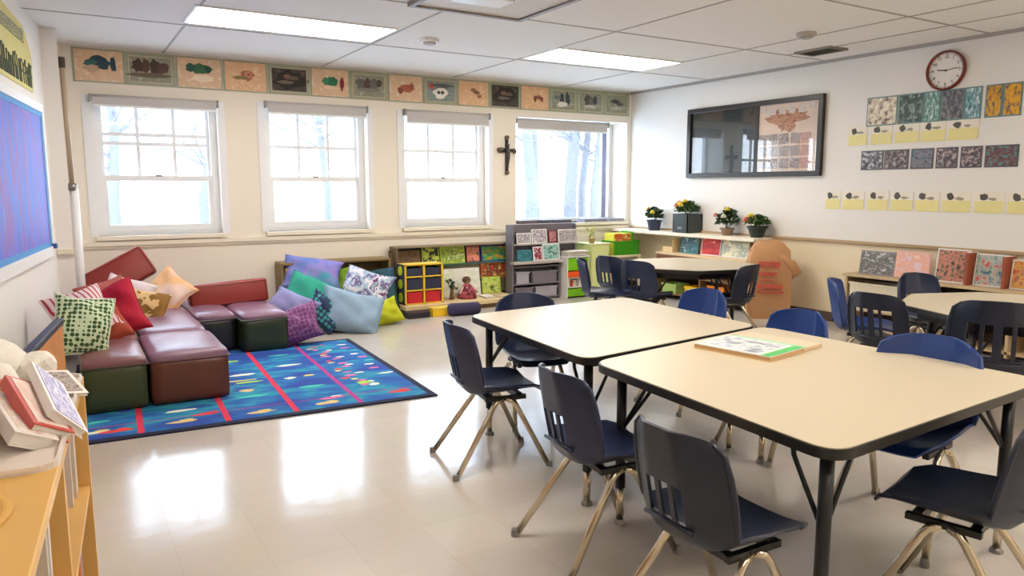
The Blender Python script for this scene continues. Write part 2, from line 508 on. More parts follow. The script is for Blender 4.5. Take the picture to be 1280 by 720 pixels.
shapes = {  # (colour, rx, ry, cx, cz)
    'bird': [('#2c4650', .075, .055, .0, .03), ('#3f6a66', .05, .03, -.07, .02), ('#c8a588', .06, .03, -.06, -.03), ('#27485a', .022, .06, .12, .02)],
    'crowd': [('#4d3b30', .05, .05, -.11, .03), ('#5b4234', .035, .06, -.04, .02), ('#4a3a32', .04, .06, .04, .02), ('#5c463c', .045, .05, .11, .02), ('#6f5f4d', .16, .02, 0, -.06)],
    'leaf': [('#3f6b47', .09, .04, 0, .04), ('#2f5c4a', .04, .035, -.08, .05), ('#2c5040', .03, .03, .08, .04), ('#f0dcc0', .09, .03, .02, -.05)],
    'snail': [('#b76f58', .052, .052, .02, .015), ('#cf8f74', .03, .03, .025, .02), ('#9a5644', .012, .012, .028, .02), ('#8f7f4a', .07, .018, -.05, -.015)],
    'darkscene': [('#2c2721', .15, .08, 0, 0), ('#8c5f50', .035, .02, -.02, .03), ('#6c5a4c', .05, .02, .05, .02), ('#7a6b57', .08, .015, -.03, -.03)],
    'parrot': [('#2f7350', .06, .045, .01, .01), ('#3f8b62', .035, .035, -.05, .02), ('#e9cfae', .07, .02, 0, -.05), ('#86273a', .02, .06, .13, .0)],
    'grey': [('#6b6862', .05, .05, -.1, .02), ('#5e4b48', .035, .05, -.02, .02), ('#706e69', .05, .045, .06, .02), ('#87837a', .14, .02, 0, -.05), ('#4f4743', .03, .03, .12, .03)],
    'lizard': [('#b2664c', .085, .035, .0, .0), ('#93503c', .03, .025, -.07, -.03), ('#a75a44', .03, .03, .07, .03)],
    'owl': [('#f0ede2', .075, .055, 0, -.03), ('#c4584f', .03, .03, -.12, .05), ('#3d4443', .02, .015, -.025, -.02), ('#3d4443', .02, .015, .025, -.02), ('#58615f', .12, .02, .02, .06)],
    'slim': [('#a5755a', .035, .02, -.0, .04), ('#8d5f47', .035, .018, .04, .01), ('#a06d53', .03, .018, .08, -.03)],
    'crab': [('#9d5a43', .045, .022, .05, .01), ('#7f4a38', .02, .03, .0, -.01), ('#87503e', .02, .03, .1, -.01)],
    'twobirds': [('#30363a', .03, .055, -.03, .02), ('#39454a', .035, .06, .06, .02), ('#e5e1d6', .07, .03, -.02, -.06), ('#707a7c', .05, .02, -.1, .03)],
    'tangle': [('#585450', .04, .05, -.06, .02), ('#716a64', .04, .06, .01, .0), ('#46494c', .03, .05, .07, .03), ('#c5c0b2', .08, .02, 0, -.06)],
    'flat': [('#48443f', .07, .025, -.03, .03), ('#5d5850', .05, .02, .05, .0), ('#b9b5a6', .1, .02, 0, -.06)]}
for i, (k, lab, sh) in enumerate(poster_spec):
    x = .2 + .4515 * (i + .5)
    if i == 0: x += .005
    t = thing('wall_poster', lab, 'poster', (x, YB - .005, 2.42), 0, 'animal posters above the windows')
    MB().bb(-.222, .222, -.004, .004, 0, .315).build('border', BORD, t)
    full = k in ('tan', 'orange')
    fw, z0, z1 = (.205, .012, .30) if full else (.185, .035, .27)
    m_ = MB(); m_.bb(-fw, fw, -.007, -.004, z0, z1)
    m_.build('sheet', fieldm[k], t)
    if not full:
        m_ = MB()
        m_.bb(-fw - .01, fw + .01, -.009, -.004, z1, z1 + .01); m_.bb(-fw - .01, fw + .01, -.009, -.004, z0 - .01, z0); m_.bb(-fw - .01, -fw, -.009, -.004, z0, z1); m_.bb(fw, fw + .01, -.009, -.004, z0, z1)
        m_.build('frame', FRM if i != 10 else DKWOOD, t)
    m_ = MB(); mats = []
    for j, (c, rx, ry, cx, cz) in enumerate(shapes[sh]):
        m_.mi = j; mats.append(pmat(c))
        m_.prism(blob(rx * 1.15, ry * 1.2, i * 31 + j, 16, .28, cx, cz), 0, .0006 + .0003 * j, Matrix.Translation((0, -.0072, .157)) @ Matrix.Rotation(R(90), 4, 'X'))
    m_.build('picture', mats, t)

# ------------------------------------------------------------------ crucifix
p = aty(634, 215, YB - .03)
t = thing('crucifix', 'dark ornate crucifix on the pier between the third and fourth windows', 'crucifix', (p.x, YB - .01, p.z - .02))
DK = M('dark_bronze', '#2b2624', .4, .3, var=.2)
m_ = MB(); m_.prism(round_poly([(-.018, 0), (.018, 0), (.018, .46), (-.018, .46)], .006), 0, .02, Matrix.Rotation(R(90), 4, 'X'))
m_.build('upright', DK, t)
m_ = MB(); m_.box((0, -.012, .29), (.24, .018, .035), Matrix.Rotation(R(-6), 3, 'Y'), bev=.004); m_.build('crossbar', DK, t)
BT = M('bronze_tip', '#6e5a48', .4, .3)
for (x, z) in ((-.115, .30), (.115, .28), (0, .455), (0, .01)): MB().tube([(x, -.003, z), (x, -.03, z)], .028, 8).build('finial', BT, t)
m_ = MB()
m_.tube([(0, -.035, .335), (0, -.04, .28), (.006, -.037, .2), (-.006, -.04, .12), (.004, -.032, .06)], [.016, .026, .024, .018, .008], 10)
m_.tube([(.005, -.035, .29), (.05, -.034, .30), (.1, -.03, .31)], [.012, .01, .007], 8); m_.tube([(-.005, -.035, .29), (-.05, -.034, .31), (-.1, -.03, .325)], [.012, .01, .007], 8)
m_.tube([(0, -.04, .33), (0, -.042, .37)], [.018, .02], 10)
m_.build('figure', M('bronze_figure', '#4b4340', .35, .4, var=.3, scale=60), t, smooth=True)

# ------------------------------------------------------------------ pole at the left corner
t = thing('corner_pipe', 'slim vertical pipe with a white sleeve in the left corner', 'pipe', (.134, 7.62, 0))
MB().tube([(0, 0, 0), (0, 0, 1.42)], .034, 16).build('sleeve', WHITE, t, smooth=True)
MB().tube([(-.012, 0, 1.42), (-.02, 0, 2.5)], .021, 14).build('rod', M('rod_tan', '#b6a289', .4), t, smooth=True)
MB().tube([(-.02, 0, 2.44), (-.02, 0, 2.53)], .028, 14).build('cap', M('rod_cap', '#4c3f37', .4), t, smooth=True)
MB().tube([(-.012, 0, 1.40), (-.012, 0, 1.46)], .04, 14).build('collar', METALG, t, smooth=True)

# ------------------------------------------------------------------ left wall: board and alphabet strip
t = thing('bulletin_board', 'blue and purple paper-covered board with a white frame on the left wall', 'board')
t.matrix_world = LW @ Matrix.Translation((0, -1.55, 0))
BP = PM(['#3f5fc0', '#4f6fd8', '#6a6ad2', '#7d57b8', '#8a4fa6', '#5b86dc'], 2.2, coord='Object', mode='LINEAR', stops=[.3, .42, .5, .56, .62, .72], detail=6, stretch=(1, 5, .6), rough=.6)
m_ = MB(); m_.bb(.004, .02, -1.0, 1.18, .95, 2.02); m_.build('paper', BP, t)
m_ = MB(); m_.bb(.02, .024, 1.12, 1.18, .97, 2.02); m_.bb(.02, .024, -1.0, 1.18, .95, .99); m_.bb(.02, .024, -1.0, 1.12, 1.98, 2.02); m_.build('border', M('board_border', '#3f8fd0', .6), t)
m_ = MB(); m_.bb(0, .03, 1.18, 1.24, .88, 2.08); m_.bb(0, .03, -1.0, 1.18, 2.02, 2.08); m_.bb(0, .035, -1.0, 1.18, .87, .95); m_.build('frame', WHITE, t)
m_ = MB(); m_.bb(.02, .06, 1.15, 1.2, .93, .97, bev=.005); m_.build('corner_cap', M('cap_blue', '#3c5f9a', .5), t)
t = thing('alphabet_strip', 'yellow banner strip of dark lettering above the blue board', 'banner')
t.matrix_world = LW @ Matrix.Translation((0, -1.5, 2.15))
m_ = MB(); m_.prism(round_poly([(-1.1, .0), (.98, .0), (1.0, .28), (.75, .46), (-1.1, .55)], .04), 0, .006, Matrix(((0, 0, 1, 0.001), (1, 0, 0, 0), (0, 1, 0, 0), (0, 0, 0, 1)))); m_.build('strip', M('strip_yellow', '#d8cf86', .7, var=.08), t)
m_ = MB(); r_ = random.Random(5)
y_ = -1.05
while y_ < .95:
    w = r_.uniform(.035, .06); hh = r_.uniform(.13, .19)
    m_.bb(.007, .012, y_, y_ + .014, .03, .03 + hh)
    if r_.random() < .7: m_.bb(.007, .012, y_, y_ + w, .03 + hh - .02, .03 + hh)
    if r_.random() < .6: m_.bb(.007, .012, y_, y_ + w * .8, .03 + hh * .45, .03 + hh * .45 + .018)
    if r_.random() < .6: m_.bb(.007, .012, y_ + w - .01, y_ + w + .004, .03, .03 + hh * r_.choice((.5, 1)))
    y_ += w + .025
m_.build('lettering', M('letter_green', '#4f5a45', .7), t)
m_ = MB(); m_.bb(.007, .012, -1.05, .7, .33, .42); m_.build('picture_band', PM(['#6f7a62', '#c9c07a', '#4d5a4f', '#ddd49a'], 7, stretch=(1, 4, 2)), t)

# ------------------------------------------------------------------ right wall
# framed collage
y0, y1, z0, z1 = 5.17, 7.16, 1.55, 2.41
t = thing('framed_collage', 'large black framed display, dark glass on one half and a photo collage on the other', 'picture frame', (XR, (y0 + y1) / 2, z0))
w = (y1 - y0) / 2; h = z1 - z0
BF = M('black_frame', '#29231f', .35)
m_ = MB(); fb = .055
m_.bb(-.05, 0, -w, w, 0, fb, bev=.006); m_.bb(-.05, 0, -w, w, h - fb, h, bev=.006); m_.bb(-.05, 0, -w, -w + fb, fb, h - fb); m_.bb(-.05, 0, w - fb, w, fb, h - fb)
m_.build('frame', BF, t)
m_ = MB(); m_.bb(-.012, 0, -.12, w - fb, fb, h - fb); m_.build('dark_panel', M('dark_panel', '#1d2426', .3), t)
m_ = MB(); m_.bb(-.028, -.012, -.13, -.08, fb, h - fb); m_.build('divider', BF, t)
m_ = MB(); m_.bb(-.012, 0, -w + fb, -.13, fb, h - fb); m_.build('collage_sheet', M('collage_sheet', '#dcc6b4', .6), t)
m_ = MB(); m_.mi = 0
m_.prism(blob(.27, .085, 3, 26, .3, .53, h - .20), 0, .002, Matrix(((0, 0, 1, -.0145), (-1, 0, 0, -.0), (0, 1, 0, 0), (0, 0, 0, 1))))
m_.prism(blob(.12, .07, 9, 20, .3, .52, h - .30), 0, .0025, Matrix(((0, 0, 1, -.0148), (-1, 0, 0, -.0), (0, 1, 0, 0), (0, 0, 0, 1))))
m_.build('bear_picture', PM(['#a87555', '#96603f', '#c08a68', '#7f4c38'], 7), t)
r_ = random.Random(3)
for row in range(3):
    for c in range(5):
        yc = -.2 - c * .145; zc = fb + .09 + row * .135
        m_ = MB(); m_.box((-.0145, yc + r_.uniform(-.01, .01), zc), (.003, .125, .115), Matrix.Rotation(R(r_.uniform(-5, 5)), 3, 'X'))
        pc = ['#3c3a40', '#55525a', '#8a7a78', '#d9d0cc'] if c < 4 else ['#c23b45', '#8d2b34', '#d9b0a4', '#5b4b4b']
        m_.build('photo', PM(pc, 9 + r_.random() * 4), t)
for c in range(6):
    m_ = MB(); m_.box((-.0145, -.19 - c * .13, h - fb - .05 - (.03 if 0 < c < 5 else 0)), (.003, .09, .07), Matrix.Rotation(R(r_.uniform(-6, 6)), 3, 'X'))
    m_.build('caption_card', PM(['#d9c9bd', '#a98b7c', '#e6dcd2', '#8b7f7c'], 8), t)
m_ = MB(); m_.bb(-.026, -.023, -w + fb - .005, w - fb + .005, fb - .005, h - fb + .005); m_.build('glass_pane', PGLASS, t)

# clock
p = atx(1182, 88, XR - .02)
t = thing('wall_clock', 'round white wall clock with a red-brown rim high on the right wall', 'clock', (XR, p.y, p.z))
RY = Matrix.Rotation(R(-90), 4, 'Y')
MB().lathe([(.155, 0), (.176, 0), (.178, .03), (.170, .04), (.160, .036), (.157, .015)], 40).xf(RY).build('rim', M('clock_rim', '#7c2f22', .35), t, auto=50)
MB().lathe([(0, .012), (.16, .012), (.16, 0)], 40).xf(RY).build('face', M('clock_face', '#f1ece4', .5, var=.01), t)
CK = M('clock_ink', '#33302e', .5)
m_ = MB()
for k in range(60):
    a = R(6 * k); L_ = .018 if k % 5 == 0 else .008
    m_.box((-.0135, math.sin(a) * .147, math.cos(a) * .147), (.002, .0035 if k % 5 else .006, L_), Matrix.Rotation(-a, 3, 'X'))
m_.build('minute_mark', CK, t)
def text_mesh(body, size, mat, name, parent, mtx, ext=.001):
    cu = bpy.data.curves.new(name, 'FONT'); cu.body = body; cu.size = size; cu.align_x = 'CENTER'; cu.align_y = 'CENTER'; cu.extrude = ext
    o = bpy.data.objects.new(name, cu); COL.objects.link(o)
    dg = bpy.context.evaluated_depsgraph_get()
    me = bpy.data.meshes.new_from_object(o.evaluated_get(dg))
    bpy.data.objects.remove(o); me.transform(mtx); me.materials.clear(); me.materials.append(mat)
    o = bpy.data.objects.new(name, me); COL.objects.link(o); o.parent = parent
    return o
WX = Matrix(((0, 0, -1, 0), (-1, 0, 0, 0), (0, 1, 0, 0), (0, 0, 0, 1)))   # text plane onto the right wall, read from -x
for k in range(1, 13):
    a = R(30 * k)
    text_mesh(str(k), .036, CK, 'numeral', t, Matrix.Translation((-.0135, -math.sin(a) * .12, math.cos(a) * .12)) @ WX)
m_ = MB(); m_.box((-.018, -.05, .006), (.002, .12, .006), Matrix.Rotation(R(-6), 3, 'X')); m_.build('minute_hand', CK, t)
m_ = MB(); m_.box((-.02, .035, .004), (.002, .085, .009), Matrix.Rotation(R(8), 3, 'X')); m_.build('hour_hand', CK, t)
m_ = MB(); m_.tube([(-.012, 0, 0), (-.023, 0, 0)], .008, 12); m_.build('hub', CK, t)

# photo strips
def wall_print(name, label, cat, y0, y1, z0, z1, cols, scale, group, backing='#6b8a86'):
    t = thing(name, label, cat, (XR, (y0 + y1) / 2, z0), 0, group)
    w = abs(y1 - y0) / 2; h = z1 - z0
    MB().bb(-.006, 0, -w, w, 0, h).build('backing', M('photo_back', backing, .5), t)
    MB().bb(-.008, -.006, -w + .012, w - .012, .012, h - .012).build('photo', PM(cols, scale, rough=.35), t)
    return t
top = [(4.69, 4.37, ['#2f4d43', '#6c5149', '#d9cbb2', '#efe6d0'], 'pale photo of a group at the left end of the upper photo row'),
       (4.36, 4.115, ['#1c2122', '#27312f', '#3e5a55', '#9aa8a4'], 'dark green photo, second from left in the upper photo row'),
       (4.11, 3.955, ['#20282a', '#3f6f6a', '#6fa39a', '#dfe6df'], 'narrow teal photo, third from left in the upper photo row'),
       (3.95, 3.745, ['#23232a', '#3a3a44', '#5d5b62', '#8f8d92'], 'nearly black photo, fourth from left in the upper photo row'),
       (3.74, 3.595, ['#2e3b42', '#2f5a66', '#6f9fa8', '#d6dedd'], 'teal and white photo left of the yellow pair in the upper photo row'),
       (3.565, 3.425, ['#33507a', '#e2a521', '#d2961c', '#3b4350'], 'yellow photo with dark blue, left of the yellow pair in the upper photo row'),
       (3.42, 3.27, ['#2f3f52', '#e8ad24', '#dba01e', '#40465a'], 'yellow photo at the right end of the upper photo row')]
for (a, b, c, lab) in top: wall_print('wall_photo', lab, 'photo', a, b, 2.03, 2.31, c, 5.5, 'upper row of photos on the right wall')
low = [(4.72, 4.485, ['#24232b', '#2c2b34', '#6f6d77', '#d4d0cf'], 'dark photo at the left end of the lower photo row'),
       (4.47, 4.225, ['#26262e', '#33313a', '#6b5a58', '#c0b6b2'], 'dark photo of faces, second from left in the lower photo row'),
       (4.20, 3.985, ['#2a2a32', '#3d3b45', '#8f8d96', '#3a5a5f'], 'dark photo, third from left in the lower photo row'),
       (3.96, 3.765, ['#2b2a31', '#35333c', '#665a5a', '#c8b9b4'], 'dark photo of pale faces, fourth from left in the lower photo row'),
       (3.74, 3.555, ['#2a2830', '#37343c', '#64575a', '#c7b4ae'], 'dark photo, fifth from left in the lower photo row'),
       (3.53, 3.26, ['#2a2a30', '#45404a', '#7a4a4a', '#3fa39b'], 'photo with red and teal at the right end of the lower photo row')]
for (a, b, c, lab) in low: wall_print('wall_photo', lab, 'photo', a, b, 1.60, 1.79, c, 6, 'lower row of photos on the right wall', '#55545c')
CARD = M('card_white', '#f0e8d8', .6); CARDY = M('card_yellow', '#eadf9a', .6, var=.04); INK = M('card_ink', '#55514a', .6)
def letter_card(y0, y1, z0, label, group, seed):
    t = thing('letter_card', label, 'card', (XR, (y0 + y1) / 2, z0), 0, group)
    w = abs(y0 - y1) / 2
    MB().bb(-.004, 0, -w, w, 0, .19).build('card', CARD, t)
    MB().bb(-.006, -.004, -w + .005, w - .005, .0, .105).build('yellow_band', CARDY, t)
    WXs = Matrix(((0, 0, -1, -.004), (-1, 0, 0, 0), (0, 1, 0, 0), (0, 0, 0, 1)))
    MB().prism(blob(.033, .033, seed, 10, .3, -w * .4, .14), 0, .002, WXs).build('hand_picture', INK, t)
    MB().prism(blob(.04, .014, seed + 1, 10, .4, w * .25, .125), 0, .002, WXs).build('small_picture', M('card_ink2', '#a39a82', .6), t)
ordn = ['first', 'second', 'third', 'fourth', 'fifth', 'sixth', 'seventh', 'eighth']
for k, (a, b) in enumerate([(4.88, 4.67), (4.63, 4.41), (4.38, 4.14), (4.12, 3.89), (3.87, 3.60)]):
    letter_card(a, b, 1.85, 'yellow and white sign card between the photo rows, %s from left' % ordn[k], 'cards between the photo rows', 40 + k)
for k, (a, b) in enumerate([(5.11, 4.93), (4.91, 4.66), (4.63, 4.40), (4.38, 4.15), (4.13, 3.90), (3.88, 3.62), (3.59, 3.34), (3.32, 3.07)]):
    letter_card(a, b, 1.20, 'yellow and white sign card in the low row by itself, %s from left' % ordn[k], 'cards in the lowest row', 60 + 3 * k)

# ------------------------------------------------------------------ plants on the ledge
LEAF = M('leaf_green', '#41602a', .55, var=.35, scale=30)
LEAF2 = M('leaf_dark', '#33492a', .55, var=.35, scale=30)
FLR = {'y': M('petal_yellow', '#ecd23a', .6), 'o': M('petal_orange', '#e2672a', .6), 'w': M('petal_white', '#eee9d6', .6), 'p': M('petal_pink', '#d77a72', .6)}
def potted(label, loc, pot, potmat, fr, fh, flowers, leaf, seed):
    t = thing('potted_plant', label, 'plant', loc, 0, 'flower pots on the ledge')
    ph = pot(t, potmat)
    r_ = random.Random(seed)
    m_ = MB()
    for k in range(300):
        a = r_.uniform(0, 6.28); e = r_.uniform(-.1, 1.5); rr = r_.uniform(.45, 1)
        c = Vector((math.cos(a) * math.cos(e) * fr * rr, math.sin(a) * math.cos(e) * fr * rr, ph + fh * .25 + math.sin(e) * fh * .75 * rr))
        s = r_.uniform(.022, .042)
        mt = Matrix.Translation(c) @ Euler((r_.uniform(-1, 1), r_.uniform(-1, 1), a)).to_matrix().to_4x4()
        pts = [mt @ Vector(v) for v in ((-s, 0, 0), (0, -s * .5, .004), (s, 0, -.004), (0, s * .5, .004))]
        m_.quad(*pts)
    m_.build('foliage', leaf, t)
    m_ = MB()
    for k in range(9):
        a = r_.uniform(0, 6.28); m_.tube([(0, 0, ph - .03), (math.cos(a) * fr * .6, math.sin(a) * fr * .6, ph + fh * .6)], .003, 5)
    m_.build('stem', leaf, t)
    for k, c in enumerate(flowers):
        a = math.pi + r_.uniform(-1.3, 1.3) - .6; e = r_.uniform(.2, 1.2)
        c0 = Vector((math.cos(a) * math.cos(e) * fr, math.sin(a) * math.cos(e) * fr, ph + fh * .35 + math.sin(e) * fh * .75))
        m_ = MB()
        for q in range(6):
            b = q * math.pi / 3
            m_.lathe([(0, .009), (.017, .004), (.02, -.004), (0, -.009)], 6, c0 + Vector((math.sin(b) * .013, math.cos(b) * .02, math.sin(b * 2) * .018)))
        m_.build('flower', FLR[c], t, smooth=True)
def round_pot(r0, r1, h):
    def f(t, m):
        MB().lathe([(0, 0), (r0, 0), (r1, h), (r1 + .008, h), (r1 + .008, h - .02), (r1 + .002, h - .022)], 20).build('pot', m, t, auto=40)
        MB().lathe([(0, h - .015), (r1, h - .015)], 16).build('soil', DKWOOD, t)
        return h
    return f
def square_pot(w, h):
    def f(t, m):
        mm = MB(); a = w / 2
        mm.prism(rrect(w * .86, w * .86, .01), 0, .01)
        for (x0, x1, y0, y1) in ((-a, a, -a, -a + .012), (-a, a, a - .012, a), (-a, -a + .012, -a, a), (a - .012, a, -a, a)): mm.bb(x0, x1, y0, y1, .005, h)
        mm.build('pot', m, t)
        MB().bb(-a + .01, a - .01, -a + .01, a - .01, h - .03, h - .02).build('soil', DKWOOD, t)
        m2 = MB(); m2.bb(-a - .003, -a, -.035, .035, h * .2, h * .32); m2.build('plant_tag', METALG, t)
        return h
    return f
LZ = ZT + .005
potted('leafy green plant in a dark blue pot, leftmost on the ledge', (XR - .15, 7.62, LZ), round_pot(.075, .10, .14), M('pot_navy', '#27304a', .3, var=.4, scale=20), .13, .17, 'yy', LEAF2, 1)
potted('plant with orange and yellow flowers in a big square slate pot', (XR - .15, 7.00, LZ), square_pot(.26, .24), M('pot_slate', '#333a3c', .5), .16, .16, 'ooyyoyp', LEAF, 2)
potted('bushy plant with a white flower in a small brown pot', (XR - .15, 6.33, LZ), round_pot(.06, .08, .09), M('pot_brown', '#8f7260', .5), .15, .24, 'wwyp', LEAF2, 3)
potted('low plant with mixed flowers in a dark green bowl pot, rightmost on the ledge', (XR - .15, 5.88, LZ), round_pot(.07, .115, .13), M('pot_green', '#26332a', .4), .14, .13, 'yyowp', LEAF, 4)

# ------------------------------------------------------------------ generic books / bins
def book(name, label, w, h, d, mtx, cols=None, cover=None, group=None, cat='book', scale=4, stops=None):
    """standing book: front cover faces local -y, bottom centre at the origin"""
    t = thing(name, label, cat, group=group); t.matrix_world = mtx
    cm = cover or PAPER
    m_ = MB(); m_.bb(-w / 2, w / 2, -d / 2, -d / 2 + .003, 0, h); m_.bb(-w / 2, w / 2, d / 2 - .003, d / 2, 0, h); m_.bb(-w / 2, -w / 2 + .003, -d / 2 + .003, d / 2 - .003, 0, h)
    m_.build('cover', cm, t)
    MB().bb(-w / 2 + .003, w / 2 - .006, -d / 2 + .003, d / 2 - .003, .005, h - .005).build('pages', PAPER, t)
    if cols: MB().bb(-w / 2 + .012, w / 2 - .012, -d / 2 - .0015, -d / 2, .012, h - .012).build('cover_picture', PM(cols, scale, stops), t)
    return t
def stand(x, y, z, rz=0, lean=0):
    return Matrix.Translation((x, y, z)) @ Matrix.Rotation(rz, 4, 'Z') @ Matrix.Rotation(R(-lean), 4, 'X')
def bin_(name, label, w, d, h, loc, rz, mat, cat='bin', group=None, rim=True):
    t = thing(name, label, cat, loc, rz, group)
    m_ = MB(); k = .006
    m_.bb(-w / 2, w / 2, -d / 2, d / 2, 0, k)
    m_.bb(-w / 2, w / 2, -d / 2, -d / 2 + k, k, h); m_.bb(-w / 2, w / 2, d / 2 - k, d / 2, k, h); m_.bb(-w / 2, -w / 2 + k, -d / 2, d / 2, k, h); m_.bb(w / 2 - k, w / 2, -d / 2, d / 2, k, h)
    m_.build('body', mat, t)
    if rim:
        m_ = MB(); e = .008
        m_.bb(-w / 2 - e, w / 2 + e, -d / 2 - e, -d / 2, h - .02, h); m_.bb(-w / 2 - e, w / 2 + e, d / 2, d / 2 + e, h - .02, h); m_.bb(-w / 2 - e, -w / 2, -d / 2, d / 2, h - .02, h); m_.bb(w / 2, w / 2 + e, -d / 2, d / 2, h - .02, h)
        m_.build('rim', mat, t)
    return t
exec_parts = []
# ------------------------------------------------------------------ rug
RZ = R(-3.0)
RO = Vector((2.15, 4.53, 0))
t = thing('play_rug', 'blue play rug with red grid lines and little pictures, in front of the foam sofa', 'rug', RO, RZ)
RW, RD = 2.22, 2.18
MB().prism([(-RW, 0), (0, 0), (0, RD), (-RW, RD)], 0, .011).build('backing', M('rug_edge', '#1c1f3c', .95), t)
RB = PM(['#1f3f9a', '#24489f', '#1d5fa8', '#1a6fae', '#2a9ab0', '#2f4aa8'], 2.1, stops=[0, .38, .47, .53, .62, .7], coord='Object', rough=.95, mode='LINEAR', stretch=(1.1, 2.2, 1), detail=2)
rl = M('rug_red', '#d8304f', .95); rl2 = M('rug_magenta', '#b23a8c', .95)
m_ = MB(); m_.bb(-RW + .05, -.05, .05, RD - .05, .011, .0125); m_.mi = 1
for x in (-1.83, -1.35, -.94): m_.bb(x - .018, x + .018, .05, RD - .05, .0125, .0132)
m_.mi = 2
m_.bb(-.52 - .016, -.52 + .016, .05, RD - .05, .0125, .0132)
m_.bb(-RW + .05, -.05, .27, .278, .0125, .0133)
r_ = random.Random(11)
ICN = [M('rug_white', '#e5ead6', .95), M('rug_yellow', '#e6d66a', .95), M('rug_pink', '#e0709f', .95), M('rug_red2', '#e2433f', .95), M('rug_teal', '#45c7b4', .95), M('rug_tan', '#dfc487', .95), M('rug_lime', '#a9dc4c', .95)]
def icon(x, y, rx, ry, mi, sd):
    m_.mi = mi + 3; m_.prism(blob(rx * .8, ry * .8, sd, 12, .25, x, y), .0125, .0128 + .00012 * (mi % 4) + .0001 * (sd % 3))
for (x, y, k) in ((-1.15, .15, 5), (-1.6, .17, 5), (-.72, .15, 5), (-2.06, .18, 0), (-1.95, .16, 3), (-1.45, .27, 3), (-.2, .2, 3), (-.66, .26, 2)):
    icon(x, y, .11, .033, k, int(100 * (x + 5)))
    icon(x + .03, y + .03, .05, .02, {5: 1, 0: 1, 3: 3, 2: 0}[k], int(90 * (x + 5)))
for (x, y, rx, ry, k) in ((-.72, 1.35, .12, .035, 0), (-.8, .93, .05, .035, 0), (-.66, .95, .05, .03, 1), (-.72, .62, .13, .03, 4), (-1.1, .95, .12, .03, 6), (-1.14, .72, .06, .04, 5),
                          (-1.1, 1.2, .13, .04, 0), (-1.13, .55, .12, .03, 4), (-1.15, 1.7, .1, .04, 6), (-1.6, .42, .12, .03, 0), (-.35, .55, .07, .05, 6), (-.3, .47, .05, .04, 0),
                          (-.12, .75, .08, .025, 0), (-.72, 1.75, .1, .03, 4), (-1.16, 1.02, .16, .02, 1), (-2.05, .4, .08, .03, 4)):
    icon(x, y, rx, ry, k, int(77 * (x + 7) + 13 * y))
for k in range(26):
    yy = .5 + 1.55 * k / 26
    icon(-.36 + .06 * math.sin(k * 1.3) + r_.uniform(-.03, .03), yy, r_.uniform(.03, .055), r_.uniform(.02, .03), (2, 0, 2, 1, 3)[k % 5], 300 + k)
for k in range(8):
    icon(-.13 + r_.uniform(-.03, .03), .95 + k * .14, .05, .025, (2, 0, 4)[k % 3], 400 + k)
m_.build('pile', [RB, rl, rl2] + ICN, t)

# ------------------------------------------------------------------ foam sofa blocks
def vinyl(n, c): return M('vinyl_' + n, c, .34, var=.12, scale=6, bump=.35, bscale=9)
V = {'green': vinyl('olive', '#37401f'), 'brown': vinyl('brown', '#5f3220'), 'maroon': vinyl('maroon', '#7d4f50'), 'plum': vinyl('plum', '#876377'), 'black': vinyl('black', '#20211f'), 'dkgreen': vinyl('dark_green', '#2c3a1d'), 'rust': vinyl('rust', '#8e2f28')}  # maroon and plum tinted toward lavender: window reflection painted into the tops
def foam(label, x0, x1, y0, y1, h, side, top, z=.012, rz=0):
    t = thing('foam_block', label, 'foam seat', ((x0 + x1) / 2, (y0 + y1) / 2, z), rz, 'foam blocks of the sofa')
    w, d = (x1 - x0) / 2 - .004, (y1 - y0) / 2 - .004
    def puffy(bx, name, mat, k):
        m_ = MB(); m_.bb(*bx)
        bmesh.ops.subdivide_edges(m_.bm, edges=m_.bm.edges, cuts=6, use_grid_fill=True)
        rs = random.Random(int((x0 + y0) * 100) + k)
        ph = [rs.uniform(0, 6) for _ in range(4)]
        cx, cy, cz = (bx[0] + bx[1]) / 2, (bx[2] + bx[3]) / 2, (bx[4] + bx[5]) / 2
        hx, hy, hz = (bx[1] - bx[0]) / 2, (bx[3] - bx[2]) / 2, (bx[5] - bx[4]) / 2
        for v in m_.bm.verts:
            u, vv, ww = (v.co.x - cx) / hx, (v.co.y - cy) / hy, (v.co.z - cz) / hz
            r2 = .03
            # rounded box
            ix, iy, iz = hx - r2, hy - r2, max(hz - r2, .001)
            px, py, pz = v.co.x - cx, v.co.y - cy, v.co.z - cz
            q = Vector((max(-ix, min(ix, px)), max(-iy, min(iy, py)), max(-iz, min(iz, pz)) if hz > r2 else pz))
            dlt = Vector((px, py, pz)) - q
            if dlt.length > 1e-6: dlt = dlt.normalized() * min(r2, dlt.length)
            nz_ = .006 * math.sin(px * 11 + ph[0]) * math.cos(py * 9 + ph[1])
            v.co = Vector((cx, cy, cz)) + q + dlt
            if ww > .5: v.co.z += nz_ + .012 * (1 - u * u) * (1 - vv * vv)
        return m_.build(name, mat, t, smooth=True)
    puffy((-w, w, -d, d, 0, h - .035), 'base', side, 1)
    puffy((-w, w, -d, d, h - .075, h), 'top_panel', top, 2)
    m_ = MB(); m_.tube([(-w, -d, h - .05), (w, -d, h - .05), (w, d, h - .05), (-w, d, h - .05), (-w, -d, h - .05)], .006, 6); m_.build('seam', side, t)
    return t
foam('olive green foam block with a maroon top at the front left of the sofa', .05, .43, 5.20, 6.02, .34, V['green'], V['maroon'])
foam('brown foam block at the front corner of the sofa, on the rug', .435, .93, 5.20, 6.05, .34, V['brown'], V['plum'])
foam('maroon-topped foam block on the left of the sofa under the crimson cushion', .06, .45, 6.03, 7.45, .335, V['green'], V['maroon'])
foam('plum foam block with painted-in sheen in the middle of the sofa, behind the brown block', .455, .93, 6.06, 7.45, .335, V['brown'], V['plum'])
foam('black foam block in the inner corner of the sofa', .935, 1.27, 6.72, 8.27, .33, V['black'], V['plum'])
